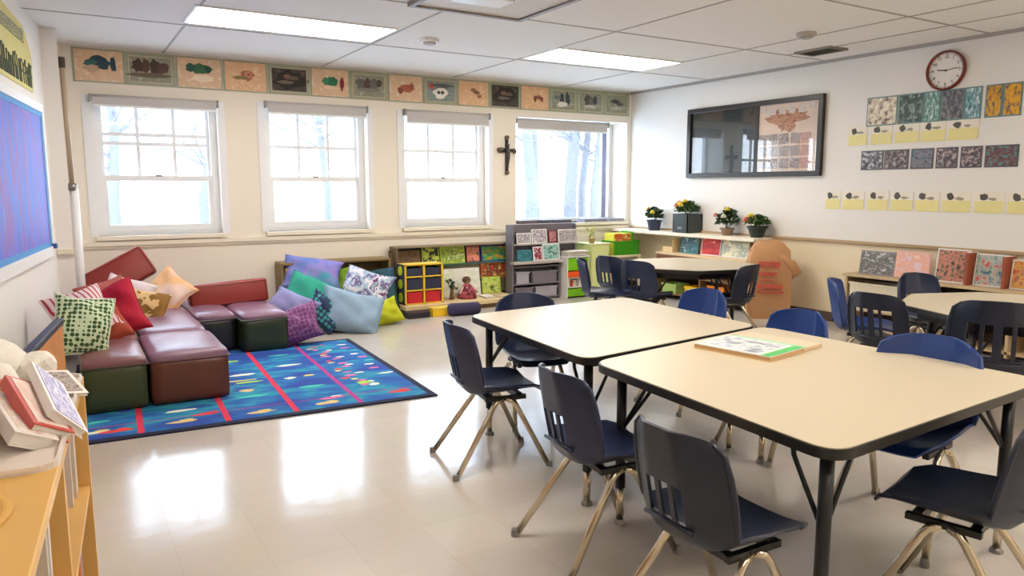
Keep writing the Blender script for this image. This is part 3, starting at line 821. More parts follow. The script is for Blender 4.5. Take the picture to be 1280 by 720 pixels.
foam('dark green foam block at the right end of the sofa beside the lavender pillow', 1.275, 1.68, 6.55, 8.27, .33, V['dkgreen'], V['plum'])
foam('maroon corner foam block of the sofa against the window wall', .10, .93, 7.46, 8.27, .335, V['green'], V['maroon'], z=0.0)

t = thing('wood_end_panel', 'orange-brown wooden panel with a black top edge, between the foreground shelf and the sofa', 'panel', (-.02, 4.6, 0), R(-8))
OW = M('orange_wood', '#c9832f', .5, var=.15)
MB().bb(-.025, 0, -1.2, 0, 0, .70, bev=.003).build('board', OW, t)
MB().bb(-.035, .006, -1.2, .004, .70, .73, bev=.004).build('edge_strip', BLACKP, t)
for y_ in (-1.15, -.05): MB().bb(-.14, -.025, y_ - .015, y_ + .015, 0, .05).build('foot', OW, t)

# ------------------------------------------------------------------ pillows
def pillow(label, c, w, h, th, mat, n=(-.4, -.7, .5), roll=0, cat='pillow', group='pillows on and around the sofa', seed=1, puff=.42, name='throw_pillow', pinch=.10, piping=None, sag=.02):
    n = Vector(n).normalized(); up = Vector((0, 0, 1)); up = (up - n * up.dot(n)).normalized(); rt = up.cross(n)
    q = Matrix.Rotation(R(roll), 3, n)
    up = q @ up; rt = q @ rt
    mt = Matrix((rt, up, n)).transposed().to_4x4(); mt.translation = Vector(c)
    t = thing(name, label, cat, group=group); t.matrix_world = mt
    bm = bmesh.new(); N_ = 20
    rs = random.Random(seed); ph = [rs.uniform(0, 6.28) for _ in range(8)]
    top, bot = {}, {}
    for i in range(N_ + 1):
        for j in range(N_ + 1):
            u = -1 + 2 * i / N_; v = -1 + 2 * j / N_
            u = math.copysign(abs(u) ** .8, u); v = math.copysign(abs(v) ** .8, v)
            x = u * w / 2 * (1 - pinch * (1 - v * v)); y = v * h / 2 * (1 - pinch * (1 - u * u))
            e = max(0, (1 - u * u) * (1 - v * v)) ** puff
            wr = 1 + .13 * math.sin(u * 5 + ph[0] + 2 * v) * math.cos(v * 4 + ph[1]) + .08 * math.sin(9 * u * v + ph[2])
            wob = sag * math.sin(2 * u + ph[3]) * math.cos(1.7 * v + ph[4])
            x += .02 * w * math.sin(3 * v + ph[5]); y += .02 * h * math.sin(3 * u + ph[6])
            a = bm.verts.new((x, y, th / 2 * e * wr + wob))
            top[i, j] = a
            bot[i, j] = a if i in (0, N_) or j in (0, N_) else bm.verts.new((x, y, -th / 2 * e * wr + wob))
    for i in range(N_):
        for j in range(N_):
            bm.faces.new((top[i, j], top[i + 1, j], top[i + 1, j + 1], top[i, j + 1]))
            k = (bot[i, j], bot[i, j + 1], bot[i + 1, j + 1], bot[i + 1, j])
            if len(set(k)) == 4:
                try: bm.faces.new(k)
                except ValueError: pass
    edge = [top[i, 0].co.copy() for i in range(N_)] + [top[N_, j].co.copy() for j in range(N_)] + [top[N_ - i, N_].co.copy() for i in range(N_)] + [top[0, N_ - j].co.copy() for j in range(N_)]
    m_ = MB(); m_.bm.free(); m_.bm = bm
    m_.build('pillow_case', mat, t, smooth=True)
    m_ = MB(); m_.tube(edge + [edge[0]], .005, 6); m_.build('piping', piping or (mat[0] if isinstance(mat, list) else mat), t, smooth=True)
    return t
def fab(n, c, var=.1): return M('fabric_' + n, c, .9, var=var, scale=14, bump=.25, bscale=60)
DOTS = dots_mat('fabric_green_dots', '#cfe0b8', '#3a5a2c', 34, .46)
STRIPE = dots_mat('fabric_red_stripes', ['#e8dcd8', '#d8bcbf', '#e9d2d2'], '#b23750', 9, kind='stripes')
PLAT = dots_mat('fabric_purple_lattice', '#71386e', '#a877a6', 26, .05, kind='lattice')
TEALP = dots_mat('fabric_teal_dark', '#23365a', '#3f9a94', 22, .4)
FLOR = PM(['#c9cbe2', '#7d6f9c', '#a9bfd6', '#e4dfe8', '#6c4a78', '#9fb7c9'], 7, coord='Object', rough=.9, stops=[0, .38, .45, .52, .6, .66])
BPT = PM(['#5f7fc4', '#7f86cf', '#9a86cf', '#4aa0b8', '#a6a3dc'], 2.5, coord='Object', rough=.9, mode='LINEAR', stops=[.3, .42, .5, .58, .66])
pillow('red and white striped pillow on the far left of the sofa', (.10, 5.98, .55), .40, .40, .15, STRIPE, (.15, -.65, .7), 14, seed=2)
pillow('green pillow with dark dots and white piping, front left on the sofa', (.085, 5.62, .515), .36, .42, .20, DOTS, (.10, -.9, .38), -12, seed=3, piping=fab('white', '#e8e6d8'))
pillow('rust-orange pillow tucked under the crimson pillow', (.25, 6.0, .43), .26, .28, .12, fab('rust_orange', '#a8452f'), (-.1, -.7, .65), 25, seed=4)
pillow('big crimson pillow standing on its corner on the sofa', (.315, 6.25, .50), .37, .42, .19, fab('crimson', '#b31534'), (-.15, -.85, .35), 22, seed=5, pinch=.08)
pillow('dusty rust pillow with a tuft, behind the crimson pillow', (.30, 6.95, .50), .40, .36, .15, fab('dusty_rust', '#a8564d', .2), (.2, -.8, .5), 15, seed=6)
pillow('white pillow with pinkish folds behind the crimson pillow', (.46, 7.15, .50), .40, .34, .14, fab('offwhite', '#dccfd0'), (-.1, -.8, .55), -24, seed=7)
pillow('tan and gold patterned pillow in front of the peach pillow', (.585, 6.85, .44), .32, .27, .13, PM(['#c99a4a', '#e2c188', '#8f6a2f', '#d9b06a'], 5, coord='Object', rough=.9), (-.2, -.8, .5), -16, seed=8)
pillow('pale peach and pink pillow on the sofa left of the rust bolster', (.80, 7.35, .48), .38, .38, .17, PM(['#e6c0b4', '#e8c4a4', '#e4b585', '#e9cfc0'], 2, coord='Object', rough=.9, mode='LINEAR', stops=[.35, .45, .55, .65]), (-.35, -.8, .5), -42, seed=9, pinch=.06)
pillow('lavender pillow leaning on the right end of the sofa', (1.84, 7.05, .31), .44, .28, .16, fab('lavender', '#8f8fc0'), (-.25, -.75, .6), -28, seed=10)
pillow('blue and violet pillow at the top of the pillow heap', (2.30, 7.95, .50), .62, .38, .19, BPT, (-.25, -.85, .45), -10, seed=11)
pillow('teal green pillow with a dark patterned lower edge, in the middle of the heap', (2.12, 7.42, .31), .60, .46, .22, fab('teal', '#2f9c86'), (-.35, -.75, .55), -26, seed=12)
pillow('navy pillow with teal dots between the teal and pale blue pillows', (2.17, 7.14, .21), .40, .30, .14, TEALP, (-.3, -.85, .35), -40, seed=13)
pillow('large pale blue floor cushion on the right of the heap', (2.43, 7.10, .19), .62, .44, .32, fab('pale_blue', '#8fa9bf'), (-.3, -.8, .5), -14, seed=14, puff=.33)
pillow('purple lattice floor cushion at the end of the rug', (1.69, 6.72, .16), .62, .34, .26, PLAT, (-.35, -.85, .45), 18, seed=15, piping=fab('purple', '#7a4078'), puff=.33)
pillow('grass green pillow peeking out behind the blue and violet pillow', (2.62, 8.02, .38), .34, .32, .12, fab('grass', '#8bb43a'), (-.3, -.85, .4), 10, seed=16)
pillow('pale pillow with a violet flower pattern by the bookcase', (2.80, 7.65, .34), .52, .42, .22, FLOR, (-.3, -.85, .45), -18, seed=17, puff=.35)
pillow('yellow-green crumpled cushion on the floor by the cubby shelf', (2.86, 7.30, .12), .34, .28, .24, fab('chartreuse', '#bcc01c', .2), (-.3, -.85, .4), 20, seed=18, puff=.33)
pillow('dark teal pillow squeezed between the heap and the cubby shelf', (3.10, 7.92, .28), .30, .50, .14, fab('dark_teal', '#2f5563'), (-.3, -.9, .3), 8, seed=19)
# leaning back cushions of the sofa
def wedge(label, c, w, h, d, mat, rot, name='back_cushion'):
    t = thing(name, label, 'cushion', c, 0, 'foam back cushions'); t.rotation_euler = rot
    m_ = MB(); m_.bb(-w / 2, w / 2, -d / 2, d / 2, -h / 2, h / 2, bev=.03); m_.build('cover', mat, t, auto=60)
    m_ = MB(); m_.tube([(-w / 2 + .02, -d / 2, -h / 2 + .02), (w / 2 - .02, -d / 2, -h / 2 + .02), (w / 2 - .02, -d / 2, h / 2 - .02), (-w / 2 + .02, -d / 2, h / 2 - .02), (-w / 2 + .02, -d / 2, -h / 2 + .02)], .006, 6); m_.build('seam', mat, t)
wedge('rust leather back cushion leaning in the left corner behind the pillows', (.44, 7.9, .60), .62, .30, .14, V['rust'], (R(-14), R(-28), R(4)))
wedge('long rust leather bolster along the wall at the back of the sofa', (1.325, 7.36, .435), .70, .22, .20, V['rust'], (R(-6), R(-3), R(0)), 'bolster')

# ------------------------------------------------------------------ chairs
def chair_mesh(open_back=False):
    prof = [(-.245, .750), (-.236, .70), (-.224, .64), (-.212, .58), (-.200, .52), (-.188, .465), (-.172, .418), (-.142, .386), (-.10, .375), (-.05, .376), (.02, .382), (.09, .390), (.16, .397), (.21, .396), (.234, .374)]
    wid = [.31, .37, .395, .405, .405, .405, .40, .40, .40, .40, .405, .405, .40, .35, .27]
    nu = 22
    slots = {7, 8, 10, 11, 13, 14} if not open_back else {4, 5, 6, 8, 9, 12, 13, 15, 16, 17}
    bm = bmesh.new(); g = []
    for k, ((x, z), w) in enumerate(zip(prof, wid)):
        row = []
        back = [1, 1, 1, 1, 1, .95, .75, .4, .12, 0, 0, 0, 0, 0, 0][k]
        for i in range(nu + 1):
            u = -1 + 2 * i / nu
            e = abs(u) ** 3
            cur = .078 * back * max(0, (abs(u) - .34) / .66) ** 1.15
            lift = e * [0, 0, 0, 0, 0, .008, .035, .062, .074, .070, .058, .046, .034, .018, .006][k]
            row.append(bm.verts.new((x + cur, u * w / 2, z + lift - (.02 * abs(u) ** 4 if k == 0 else 0))))
        g.append(row)
    for k in range(len(g) - 1):
        for i in range(nu):
            if (3 if not open_back else 2) <= k <= 4 and i in slots: continue   # slots low in the back
            bm.faces.new((g[k][i], g[k][i + 1], g[k + 1][i + 1], g[k + 1][i]))
    loose = [v for v in bm.verts if not v.link_faces]
    bmesh.ops.delete(bm, geom=loose, context='VERTS')
    bmesh.ops.recalc_face_normals(bm, faces=bm.faces)
    bmesh.ops.solidify(bm, geom=bm.faces[:], thickness=.011)
    # rolled rim: thicken border
    return bm
def make_chair(label, mat, group, open_back=False):
    t = thing('school_chair', label, 'chair', (0, 0, 0), 0, group)
    m_ = MB(); m_.bm.free(); m_.bm = chair_mesh(open_back)
    o = m_.build('seat_shell', mat, t, auto=28)
    bv = o.modifiers.new('bevel', 'BEVEL'); bv.width = .003; bv.segments = 2; bv.limit_method = 'ANGLE'; bv.angle_limit = R(50)
    for s in (-1, 1):   # rolled flange down both sides of the back, as on the moulded shell
        MB().tube([(-.170, s * .151, .728), (-.158, s * .185, .70), (-.146, s * .198, .64), (-.134, s * .203, .58), (-.122, s * .203, .52), (-.114, s * .202, .472), (-.112, s * .200, .448)], [.006, .008, .009, .010, .010, .009, .004], 8).build('back_flange', mat, t, smooth=True)
    for (z, x, w) in ((.452, -.186, .10),):
        MB().tube([(x, -w, z), (x, w, z)], .007, 6).build('back_rib', mat, t, smooth=True)
    m_ = MB()
    for s in (-1, 1): m_.bb(-.08, .14, s * .130 - .012, s * .130 + .012, .352, .376, bev=.004)
    m_.bb(-.07, -.04, -.13, .13, .350, .372); m_.bb(.09, .12, -.13, .13, .355, .384)
    m_.build('seat_frame', BLACKP, t)
    for s in (-1, 1):
        for (p0, p1, p2) in (((.01, s * .14, .362), (-.04, s * .15, .33), (-.262, s * .215, .0)), ((.03, s * .14, .362), (.08, s * .148, .33), (.245, s * .195, .0))):
            p0, p1, p2 = Vector(p0), Vector(p1), Vector(p2)
            lg = MB().tube([p0, p0 * .3 + p1 * .7 + Vector((0, 0, .008)), p1, p2 + (p1 - p2).normalized() * .02], .0138, 10).build('leg', CHROME, t, smooth=True)
            MB().lathe([(0, 0), (.017, 0), (.018, .012), (.014, .03), (0, .03)], 12, p2).build('glide', METALG, lg, auto=40)
    return t
G1, G2, G3 = 'chairs around the two joined tables', 'chairs at the far table', 'chairs at the right-hand table'
protos = {}
def chair(label, x, y, deg, kind, group, s=1.0):
    mats = {'navy': NAVY, 'blue': BLUE_SHEEN, 'dark': DNAVY, 'open': DNAVY}
    if kind not in protos:
        o = make_chair(label, mats[kind], group, kind == 'open'); protos[kind] = o
    else:
        o = copy_tree(protos[kind]); tag(o, label, 'chair', group)
    o.location = (x, y, 0); o.rotation_euler = (0, 0, R(deg)); o.scale = (s, s, s)
    return o
chair('navy chair pulled out at the left of the farther joined table', 1.87, 3.29, -10, 'navy', G1)
chair('navy chair at the left corner of the nearer joined table, behind the slotted-back one', 1.76, 2.24, -5, 'navy', G1)
chair('nearest dark chair with its slotted back toward us, at the left of the nearer table', 1.65, 1.53, -1, 'dark', G1)
chair('black chair at the lower right, its seat pushed under the near table edge', 2.46, 1.205, 103, 'dark', G1)
chair('chair facing us at the far left corner of the farther joined table', 2.46, 3.80, -104, 'navy', G1)
chair('chair with painted-in bright blue sheen at the far right corner of the farther joined table', 3.48, 3.53, -178, 'blue', G1)
chair('chair with painted-in blue sheen where the two joined tables meet on the right', 3.28, 2.64, 178, 'blue', G1)
chair('chair with painted-in blue sheen right of the nearer table, beside the large slotted chair', 2.94, 1.70, -172, 'blue', G1, 1.06)
chair('navy chair seen edge-on beside the lime drawers at the far table', 4.42, 5.62, -38, 'navy', G2)
chair('navy chair with its back to us at the left of the far table', 4.78, 5.40, 15, 'navy', G2)
chair('navy chair at the left of the far table, half hidden behind a nearer one', 4.86, 5.88, 8, 'navy', G2)
chair('dark chair at the right of the far table beside the low bookcase', 5.20, 4.72, 105, 'dark', G2)
chair('chair with painted-in blue sheen seen edge-on at the left of the right-hand table', 5.02, 3.30, -60, 'blue', G3)
chair('dark chair with an open slotted back, left of the right-hand table', 4.68, 2.88, 2, 'open', G3)
chair('navy chair behind the right-hand table, only its top showing before the book shelf', 5.74, 3.18, -105, 'navy', G3)
chair('large dark slotted-back chair in front of the right-hand table', 4.30, 2.02, 25, 'open', G3, 1.13)

# ------------------------------------------------------------------ tables
EDGE = M('black_edge_band', '#161412', .4, var=.1)
def leg_parts(t, x, y, h, cx, cy, brace=True):
    lg = MB().tube([(x, y, .16), (x, y, h)], .021, 14).build('leg', BLACKP, t, smooth=True)
    MB().tube([(x, y, .015), (x, y, .17)], .0155, 12).build('leg_insert', CHROME, lg, smooth=True)
    MB().lathe([(0, 0), (.026, 0), (.026, .01), (.018, .02), (0, .02)], 14, (x, y, 0)).build('glide', METALG, lg, auto=40)
    if brace:
        d = Vector((cx - x, cy - y)).normalized()
        for a in (35, -35):
            v = Vector((d.x * math.cos(R(a)) - d.y * math.sin(R(a)), d.x * math.sin(R(a)) + d.y * math.cos(R(a))))
            MB().tube([(x + v.x * .01, y + v.y * .01, h - .24), (x + v.x * .14, y + v.y * .14, h - .06), (x + v.x * .15, y + v.y * .15, h)], .008, 8).build('brace', BLACKP, lg, smooth=True)
def table(label, cat_group, poly, z, rc, legs, rim=.03, name='activity_table'):
    c = sum((Vector(p) for p in poly), Vector((0, 0))) / len(poly)
    t = thing(name, label, 'table', (c.x, c.y, 0), 0, cat_group)
    loc = [(p[0] - c.x, p[1] - c.y) for p in poly]
    outer = round_poly(loc, rc, 7)
    inner = round_poly(inset(loc, .006), rc * .98, 7)
    m_ = MB(); m_.prism(outer, z - .034, z - .003); m_.build('edge_band', EDGE, t, auto=40)
    m_ = MB(); m_.prism(inner, z - .004, z); m_.build('tabletop', LAM, t)
    ap = round_poly(inset(loc, .09), rc * .7, 7)
    m_ = MB(); m_.prism(ap, z - .036 - rim, z - .035); m_.build('apron', EDGE, t, auto=40)
    for (x, y) in legs(loc): leg_parts(t, x, y, z - .037, 0, 0)
    return t
TZ = .70
def q2(pts): return [tuple(atz(px, py, TZ)[:2]) for px, py in pts]
TA = [(2.000, 3.728), (1.767, 2.515), (3.167, 2.657), (3.225, 3.806)]
TB = [(1.868, 2.417), (1.745, 1.196), (2.868, 1.228), (3.121, 2.633)]
TA = q2([(584, 393.5), (731, 449.5), (949, 406.5), (781.5, 371)])
TB = q2([(739, 452), (1044.5, 567), (1312, 475), (954, 407.5)])
corner_legs = lambda d: (lambda loc: [tuple(Vector(p) * (1 - d / Vector(p).length)) for p in loc])
table('farther of the two joined square tables with a beige top', 'joined square tables', TA, TZ, .10, corner_legs(.13))
tb = table('nearer of the two joined square tables, the one carrying the book', 'joined square tables', TB, TZ, .10, corner_legs(.13))
def octo(cx, cy, r, a0=22.5): return [(cx + r * math.cos(R(a0 + 45 * k)), cy + r * math.sin(R(a0 + 45 * k))) for k in range(8)]
oct_legs = lambda loc: [tuple(Vector(loc[k]) * .78) for k in (0, 2, 4, 6)]
table('faceted round table in the far right corner before the low bookcase', 'round tables', octo(5.28, 5.36, .66, 10), .68, .04, oct_legs, .06, 'round_table')
table('faceted round table at the right edge before the book shelf', 'round tables', octo(5.12, 2.28, .72, 0), .68, .04, oct_legs, .06, 'round_table')

# book on the near table
bt = thing('picture_book', 'board book with a blue and white cover and green band, on the nearer table', 'book', (2.606, 2.248, TZ), R(10))
BCV = M('book_cover_board', '#d7b98a', .5)
def flat(t, x0, x1, y0, y1, z0, z1, name, mat): MB().bb(x0, x1, y0, y1, z0, z1).build(name, mat, t)
flat(bt, -.15, .13, -.19, .19, .0, .004, 'back_cover', BCV); flat(bt, -.145, .125, -.187, .187, .004, .020, 'pages', M('book_pages', '#cfa878', .8, var=.1, scale=200)); flat(bt, -.15, .13, -.19, .19, .020, .024, 'front_cover', M('cover_pale', '#e6e6e2', .4))
flat(bt, -.135, .115, -.12, .17, .024, .0246, 'cover_picture', PM(['#e7e8ea', '#9fb0c6', '#eceae4', '#c6ccd4', '#7d8794'], 3.2, mode='CONSTANT', rough=.4))
flat(bt, -.15, .13, -.19, -.145, .0243, .0248, 'green_band', M('cover_green', '#57c46a', .4))
bt = thing('picture_book', 'thin tan book with a pale green band, right of the blue-white board book', 'book', (2.823, 2.286, TZ), R(10))
flat(bt, -.085, .085, -.185, .185, 0, .003, 'back_cover', BCV); flat(bt, -.083, .082, -.187, .187, .003, .014, 'pages', M('book_pages2', '#d6bc98', .8)); flat(bt, -.085, .085, -.185, .185, .014, .017, 'front_cover', M('cover_tan', '#dfcbb0', .4))
flat(bt, -.085, -.04, -.185, .185, .017, .0175, 'green_band', M('cover_palegreen', '#8fdcae', .4))

# ------------------------------------------------------------------ low bookcase behind the pillow heap
BKW = M('case_wood', '#8a7146', .55, var=.12)
t = thing('low_bookcase', 'low brown wooden bookcase along the wall behind the pillow heap', 'bookcase', (2.62, 8.14, 0))
for x in (-.62, 0, .6): MB().bb(x - .012, x + .012, -.13, .14, 0, .60).build('upright', BKW, t)
MB().bb(-.632, .612, -.14, .14, .60, .625, bev=.003).build('top', BKW, t)
MB().bb(-.61, .59, -.13, .14, .30, .32).build('shelf', BKW, t)
MB().bb(-.61, .59, .125, .14, 0, .60).build('back_panel', M('case_back', '#6f5836', .6), t)
m_ = MB(); m_.bb(-.59, -.44, -.135, -.12, .36, .57); m_.build('face_board', M('case_face', '#9a8d52', .6), t)

# ------------------------------------------------------------------ left shelf with papers
t = thing('storage_shelf', 'yellow-brown open wooden storage shelf in the left foreground', 'bookcase', (.035, 2.81, 0), R(-4.5))
SHW = WOOD
D_, L_ = -.42, -1.47
MB().bb(D_, 0, -.035, 0, 0, .772).build('end_panel', SHW, t); MB().bb(D_, 0, L_, L_ + .035, 0, .772).build('end_panel', SHW, t)
MB().bb(D_, -.01, -.74, -.705, 0, .772).build('divider', SHW, t)
MB().bb(D_, 0, L_, 0, .772, .80, bev=.004).build('top', M('shelf_top', '#e2b25e', .4, var=.06, scale=3), t)
for (y0, y1) in ((L_ + .035, -.74), (-.705, -.035)):
    for z in (.06, .41): MB().bb(D_ + .02, -.005, y0, y1, z, z + .022).build('shelf', SHW, t)
MB().bb(D_, D_ + .015, L_ + .035, -.035, 0, .772).build('back_panel', PALEW, t)
SH = t.matrix_basis.copy() if False else Matrix.Translation((.035, 2.81, 0)) @ Matrix.Rotation(R(-4.5), 4, 'Z')
def on_shelf(o, x, y, z, rot=Euler((0, 0, 0))):
    o.matrix_world = SH @ Matrix.Translation((x, y, z)) @ rot.to_matrix().to_4x4()
# papers inside the shelf
r_ = random.Random(8)
inside = [(-.165, -.085, .432, .26, .30, 'white paper folder standing in the upper right compartment of the foreground shelf', '#e6dcd6'),
          (-.165, -.125, .432, .26, .28, 'cream folder standing second in the upper compartment of the foreground shelf', '#dccdb6'),
          (-.165, -.20, .432, .25, .27, 'grey folder standing further in, in the upper compartment of the foreground shelf', '#d6cfca'),
          (-.165, -.09, .082, .25, .27, 'pale violet folder standing in the lower right compartment of the foreground shelf', '#bdb0bd'),
          (-.165, -.15, .082, .25, .28, 'orange folder standing in the lower compartment of the foreground shelf', '#d98a5a'),
          (-.165, -.84, .432, .25, .27, 'white folder standing in the near upper compartment of the foreground shelf', '#e3dcd4'),
          (-.165, -.90, .432, .25, .26, 'pale grey folder in the near upper compartment of the foreground shelf', '#c9c4ba'),
          (-.165, -.84, .082, .25, .28, 'orange and white folder in the near lower compartment of the foreground shelf', '#dc9a6e')]
for (x, y, z, w, h, lab, c) in inside:
    f = thing('folder', lab, 'folder', group='folders inside the foreground shelf')
    on_shelf(f, x, y, z, Euler((R(-4), 0, 0)))
    cm = M('folder_' + c[1:], c, .6)
    m_ = MB(); m_.bb(-w / 2, w / 2, -.012, -.009, 0, h); m_.bb(-w / 2, w / 2, .009, .012, 0, h); m_.bb(w / 2 - .003, w / 2, -.009, .009, 0, h); m_.build('cover', cm, f)
    MB().bb(-w / 2, w / 2 - .006, -.009, .009, .003, h - .01).build('pages', PAPER, f)
# tray with things on top
f = thing('plastic_tray', 'translucent whitish plastic tray at the far end of the foreground shelf', 'tray')
on_shelf(f, -.135, -.475, .80)
PT = M('tray_plastic', '#e9dcd2', .3)
m_ = MB(); m_.prism(rrect(.27, .93, .05), 0, .006); m_.build('base', PT, f)
m_ = MB(); o_ = rrect(.27, .93, .05); i_ = rrect(.255, .915, .045)
for k in range(len(o_)):
    a, b, c, d = o_[k], o_[(k + 1) % len(o_)], i_[(k + 1) % len(o_)], i_[k]
    vs = [m_.bm.verts.new((p[0], p[1], z)) for z in (.004, .016) for p in (a, b, c, d)]
    for q in ((0, 1, 5, 4), (2, 3, 7, 6), (4, 5, 6, 7)): m_.bm.faces.new([vs[i] for i in q])
m_.build('rim', PT, f)
def lean_book(lab, x, y, z, w, h, d, e, cols, cover, scale=4):
    t = book('picture_book', lab, w, h, d, Matrix(), cols, cover, 'books leaning on the foreground shelf', scale=scale)
    t.matrix_world = SH @ Matrix.Translation((x, y, z)) @ Euler([R(v) for v in e]).to_matrix().to_4x4()
    return t
CW = M('cover_white', '#ebe3de', .4); CRW = M('cover_red', '#c4483f', .45); COR = M('cover_orange', '#e0702a', .45)
def slope_book(lab, lo, hi, n, w, d, cols, cover, scale=3):
    # a book resting at a slant: bottom edge at lo, top edge toward hi, front cover facing n (world points)
    lo, hi = Vector(lo), Vector(hi); up = (hi - lo).normalized(); n = Vector(n); n = (n - up * n.dot(up)).normalized()
    t = book('picture_book', lab, w, (hi - lo).length, d, Matrix(), cols, cover, 'books leaning on the foreground shelf', scale=scale)
    x = (-n).cross(up); mt = Matrix((x, -n, up)).transposed().to_4x4(); mt.translation = lo; t.matrix_world = mt
    return t
slope_book('white book with a violet-blue title patch, sloping down the foreground shelf', (-.015, 2.11, .835), (-.065, 2.42, .90), (.75, -.15, .6), .11, .022, ['#ebe4e6', '#a9a0cb', '#c8c0da', '#8d86b8', '#efe8e4'], CW, 2.5)
slope_book('red-edged cream book lying left of the violet-titled book on the foreground shelf', (-.05, 2.07, .83), (-.115, 2.33, .90), (.55, -.2, .8), .10, .03, ['#efe6de', '#e6cfc6', '#e9d2c8', '#dcb9b0'], CRW, 3)
slope_book('thick cream book at the left under the red-edged one on the foreground shelf', (-.085, 2.03, .825), (-.15, 2.30, .87), (.5, -.25, .8), .10, .035, ['#ece0d6', '#e2cfc2', '#efe7de', '#d4b9a8'], CW, 3)
slope_book('small black and white photo book at the far corner of the tray', (-.01, 2.50, .815), (-.06, 2.60, .87), (.5, -.5, .8), .12, .012, ['#e0d8d2', '#5b524f', '#b9aaa2', '#7b706b'], CW, 6)
slope_book('orange-red book at the left of the tray on the foreground shelf', (-.13, 2.20, .83), (-.19, 2.42, .90), (.5, -.4, .8), .14, .02, ['#e77f35', '#c4432f', '#f0b25a', '#7a3427'], COR, 4)
def crumple(lab, x, y, z, rx, ry, rz_, mat, seed, name='crumpled_paper', cat='paper', jag=.3):
    t = thing(name, lab, cat, group='papers heaped on the foreground shelf')
    on_shelf(t, x, y, z)
    m_ = MB(); bmesh.ops.create_icosphere(m_.bm, subdivisions=3, radius=1)
    r2 = random.Random(seed)
    offs = [(Vector((r2.uniform(-1, 1), r2.uniform(-1, 1), r2.uniform(-1, 1))).normalized(), r2.uniform(.5, 1)) for _ in range(26)]
    for v in m_.bm.verts:
        d = v.co.normalized(); k = 1
        for (o, s) in offs: k -= jag * .5 * max(0, d.dot(o) - .75) * s * 4 * (1 if s > .7 else -.8)
        v.co = Vector((d.x * rx * k, d.y * ry * k, max(-1, d.z) * rz_ * k + rz_ * .9))
        if v.co.z < 0: v.co.z = 0
    m_.build('sheet', mat, t)
    return t
PW = M('crumpled_white', '#e8e2d8', .8, var=.05)
def sheet_pile(lab, x, y, z, n, w, l, seed, mat):
    t = thing('paper_stack', lab, 'paper', group='papers heaped on the foreground shelf'); on_shelf(t, x, y, z)
    r2 = random.Random(seed)
    for k in range(n):
        m_ = MB()
        N2 = 6; a = r2.uniform(-.6, .6); bend = r2.uniform(.02, .08); gx, gy = r2.uniform(-.03, .03), r2.uniform(-.04, .04)
        vs = {}
        for i in range(N2 + 1):
            for j in range(2):
                u = -1 + 2 * i / N2; p = Vector((u * w / 2, (j - .5) * l, bend * u * u))
                p = Matrix.Rotation(a, 3, 'Z') @ p
                vs[i, j] = m_.bm.verts.new(p + Vector((gx, gy, .006 + k * .014)))
        for i in range(N2): m_.bm.faces.new((vs[i, 0], vs[i + 1, 0], vs[i + 1, 1], vs[i, 1]))
        bmesh.ops.solidify(m_.bm, geom=m_.bm.faces[:], thickness=.002)
        m_.build('sheet', mat, t)
    return t
crumple('big crumpled white paper heap at the far left end of the foreground shelf', -.24, -.14, .80, .10, .11, .10, PW, 15, jag=.4)
crumple('crumpled white paper resting before the big white heap on the foreground shelf', -.19, -.36, .807, .075, .09, .07, PW, 16, jag=.4)
crumple('small crumpled white paper behind the violet-titled book on the foreground shelf', -.12, -.14, .807, .06, .07, .06, PW, 17, jag=.4)
crumple('crumpled white paper in front of the orange-red book on the foreground shelf', -.19, -.85, .807, .06, .04, .03, PW, 5)
crumple('brown crumpled paper bag at the left of the foreground shelf', -.21, -.70, .807, .07, .06, .05, M('brown_paper', '#7a4f35', .8, var=.15), 6, 'paper_bag', 'paper')
crumple('dark violet cloth scrap at the left edge of the foreground shelf', -.26, -.84, .807, .05, .05, .03, M('violet_cloth', '#4a4058', .9), 9, 'cloth_scrap', 'cloth', .2)
f = thing('round_mat', 'thin round yellow mat on the near half of the foreground shelf top', 'mat'); on_shelf(f, -.235, -1.15, .80)
MB().lathe([(0, 0), (.17, 0), (.175, .003), (.165, .006), (0, .006)], 40).build('disc', M('mat_yellow', '#d9a850', .6), f)
MB().lathe([(.14, .006), (.15, .008), (.16, .006)], 40).build('ring', M('mat_ring', '#c9953f', .6), f)
# ------------------------------------------------------------------ cubby bookcase under the third window
BKX0, BKX1 = 3.30, 4.80
t = thing('display_bookcase', 'wide low display bookcase with a tan base board, under the third window', 'bookcase', (4.05, 8.10, 0))
m_ = MB(); m_.bb(-.72, .88, .17, .19, .06, .72); m_.build('back_panel', M('case_navy', '#3c4660', .6), t)
for x, y_ in ((-.71, -.02), (.88, .06)): MB().bb(x - .012, x + .012, y_, .19, .06, .72).build('side_panel', M('case_brown', '#6f5f4a', .6), t)
MB().bb(-.72, .74, -.02, .19, .72, .735).build('top', M('case_brown2', '#8a775c', .6), t)
MB().bb(.74, .89, .06, .19, .72, .735).build('top', M('case_brown3', '#8a775c', .6), t)
MB().bb(-.70, .87, .04, .17, .485, .50).build('shelf', M('case_teal', '#3f6a68', .6), t)
MB().bb(.30, .87, .04, .17, .27, .285).build('shelf', M('case_teal2', '#55606a', .6), t)
MB().bb(-.80, .74, -.46, .19, .055, .10, bev=.004).build('base_board', PALEW, t)
MB().bb(-.76, .72, -.42, .17, 0, .055).build('plinth', M('plinth_brown', '#7b5f3d', .6), t)
MB().bb(-.70, .87, .16, .17, .10, .485).build('inner_panel', M('case_pale', '#cfd0a8', .6), t)

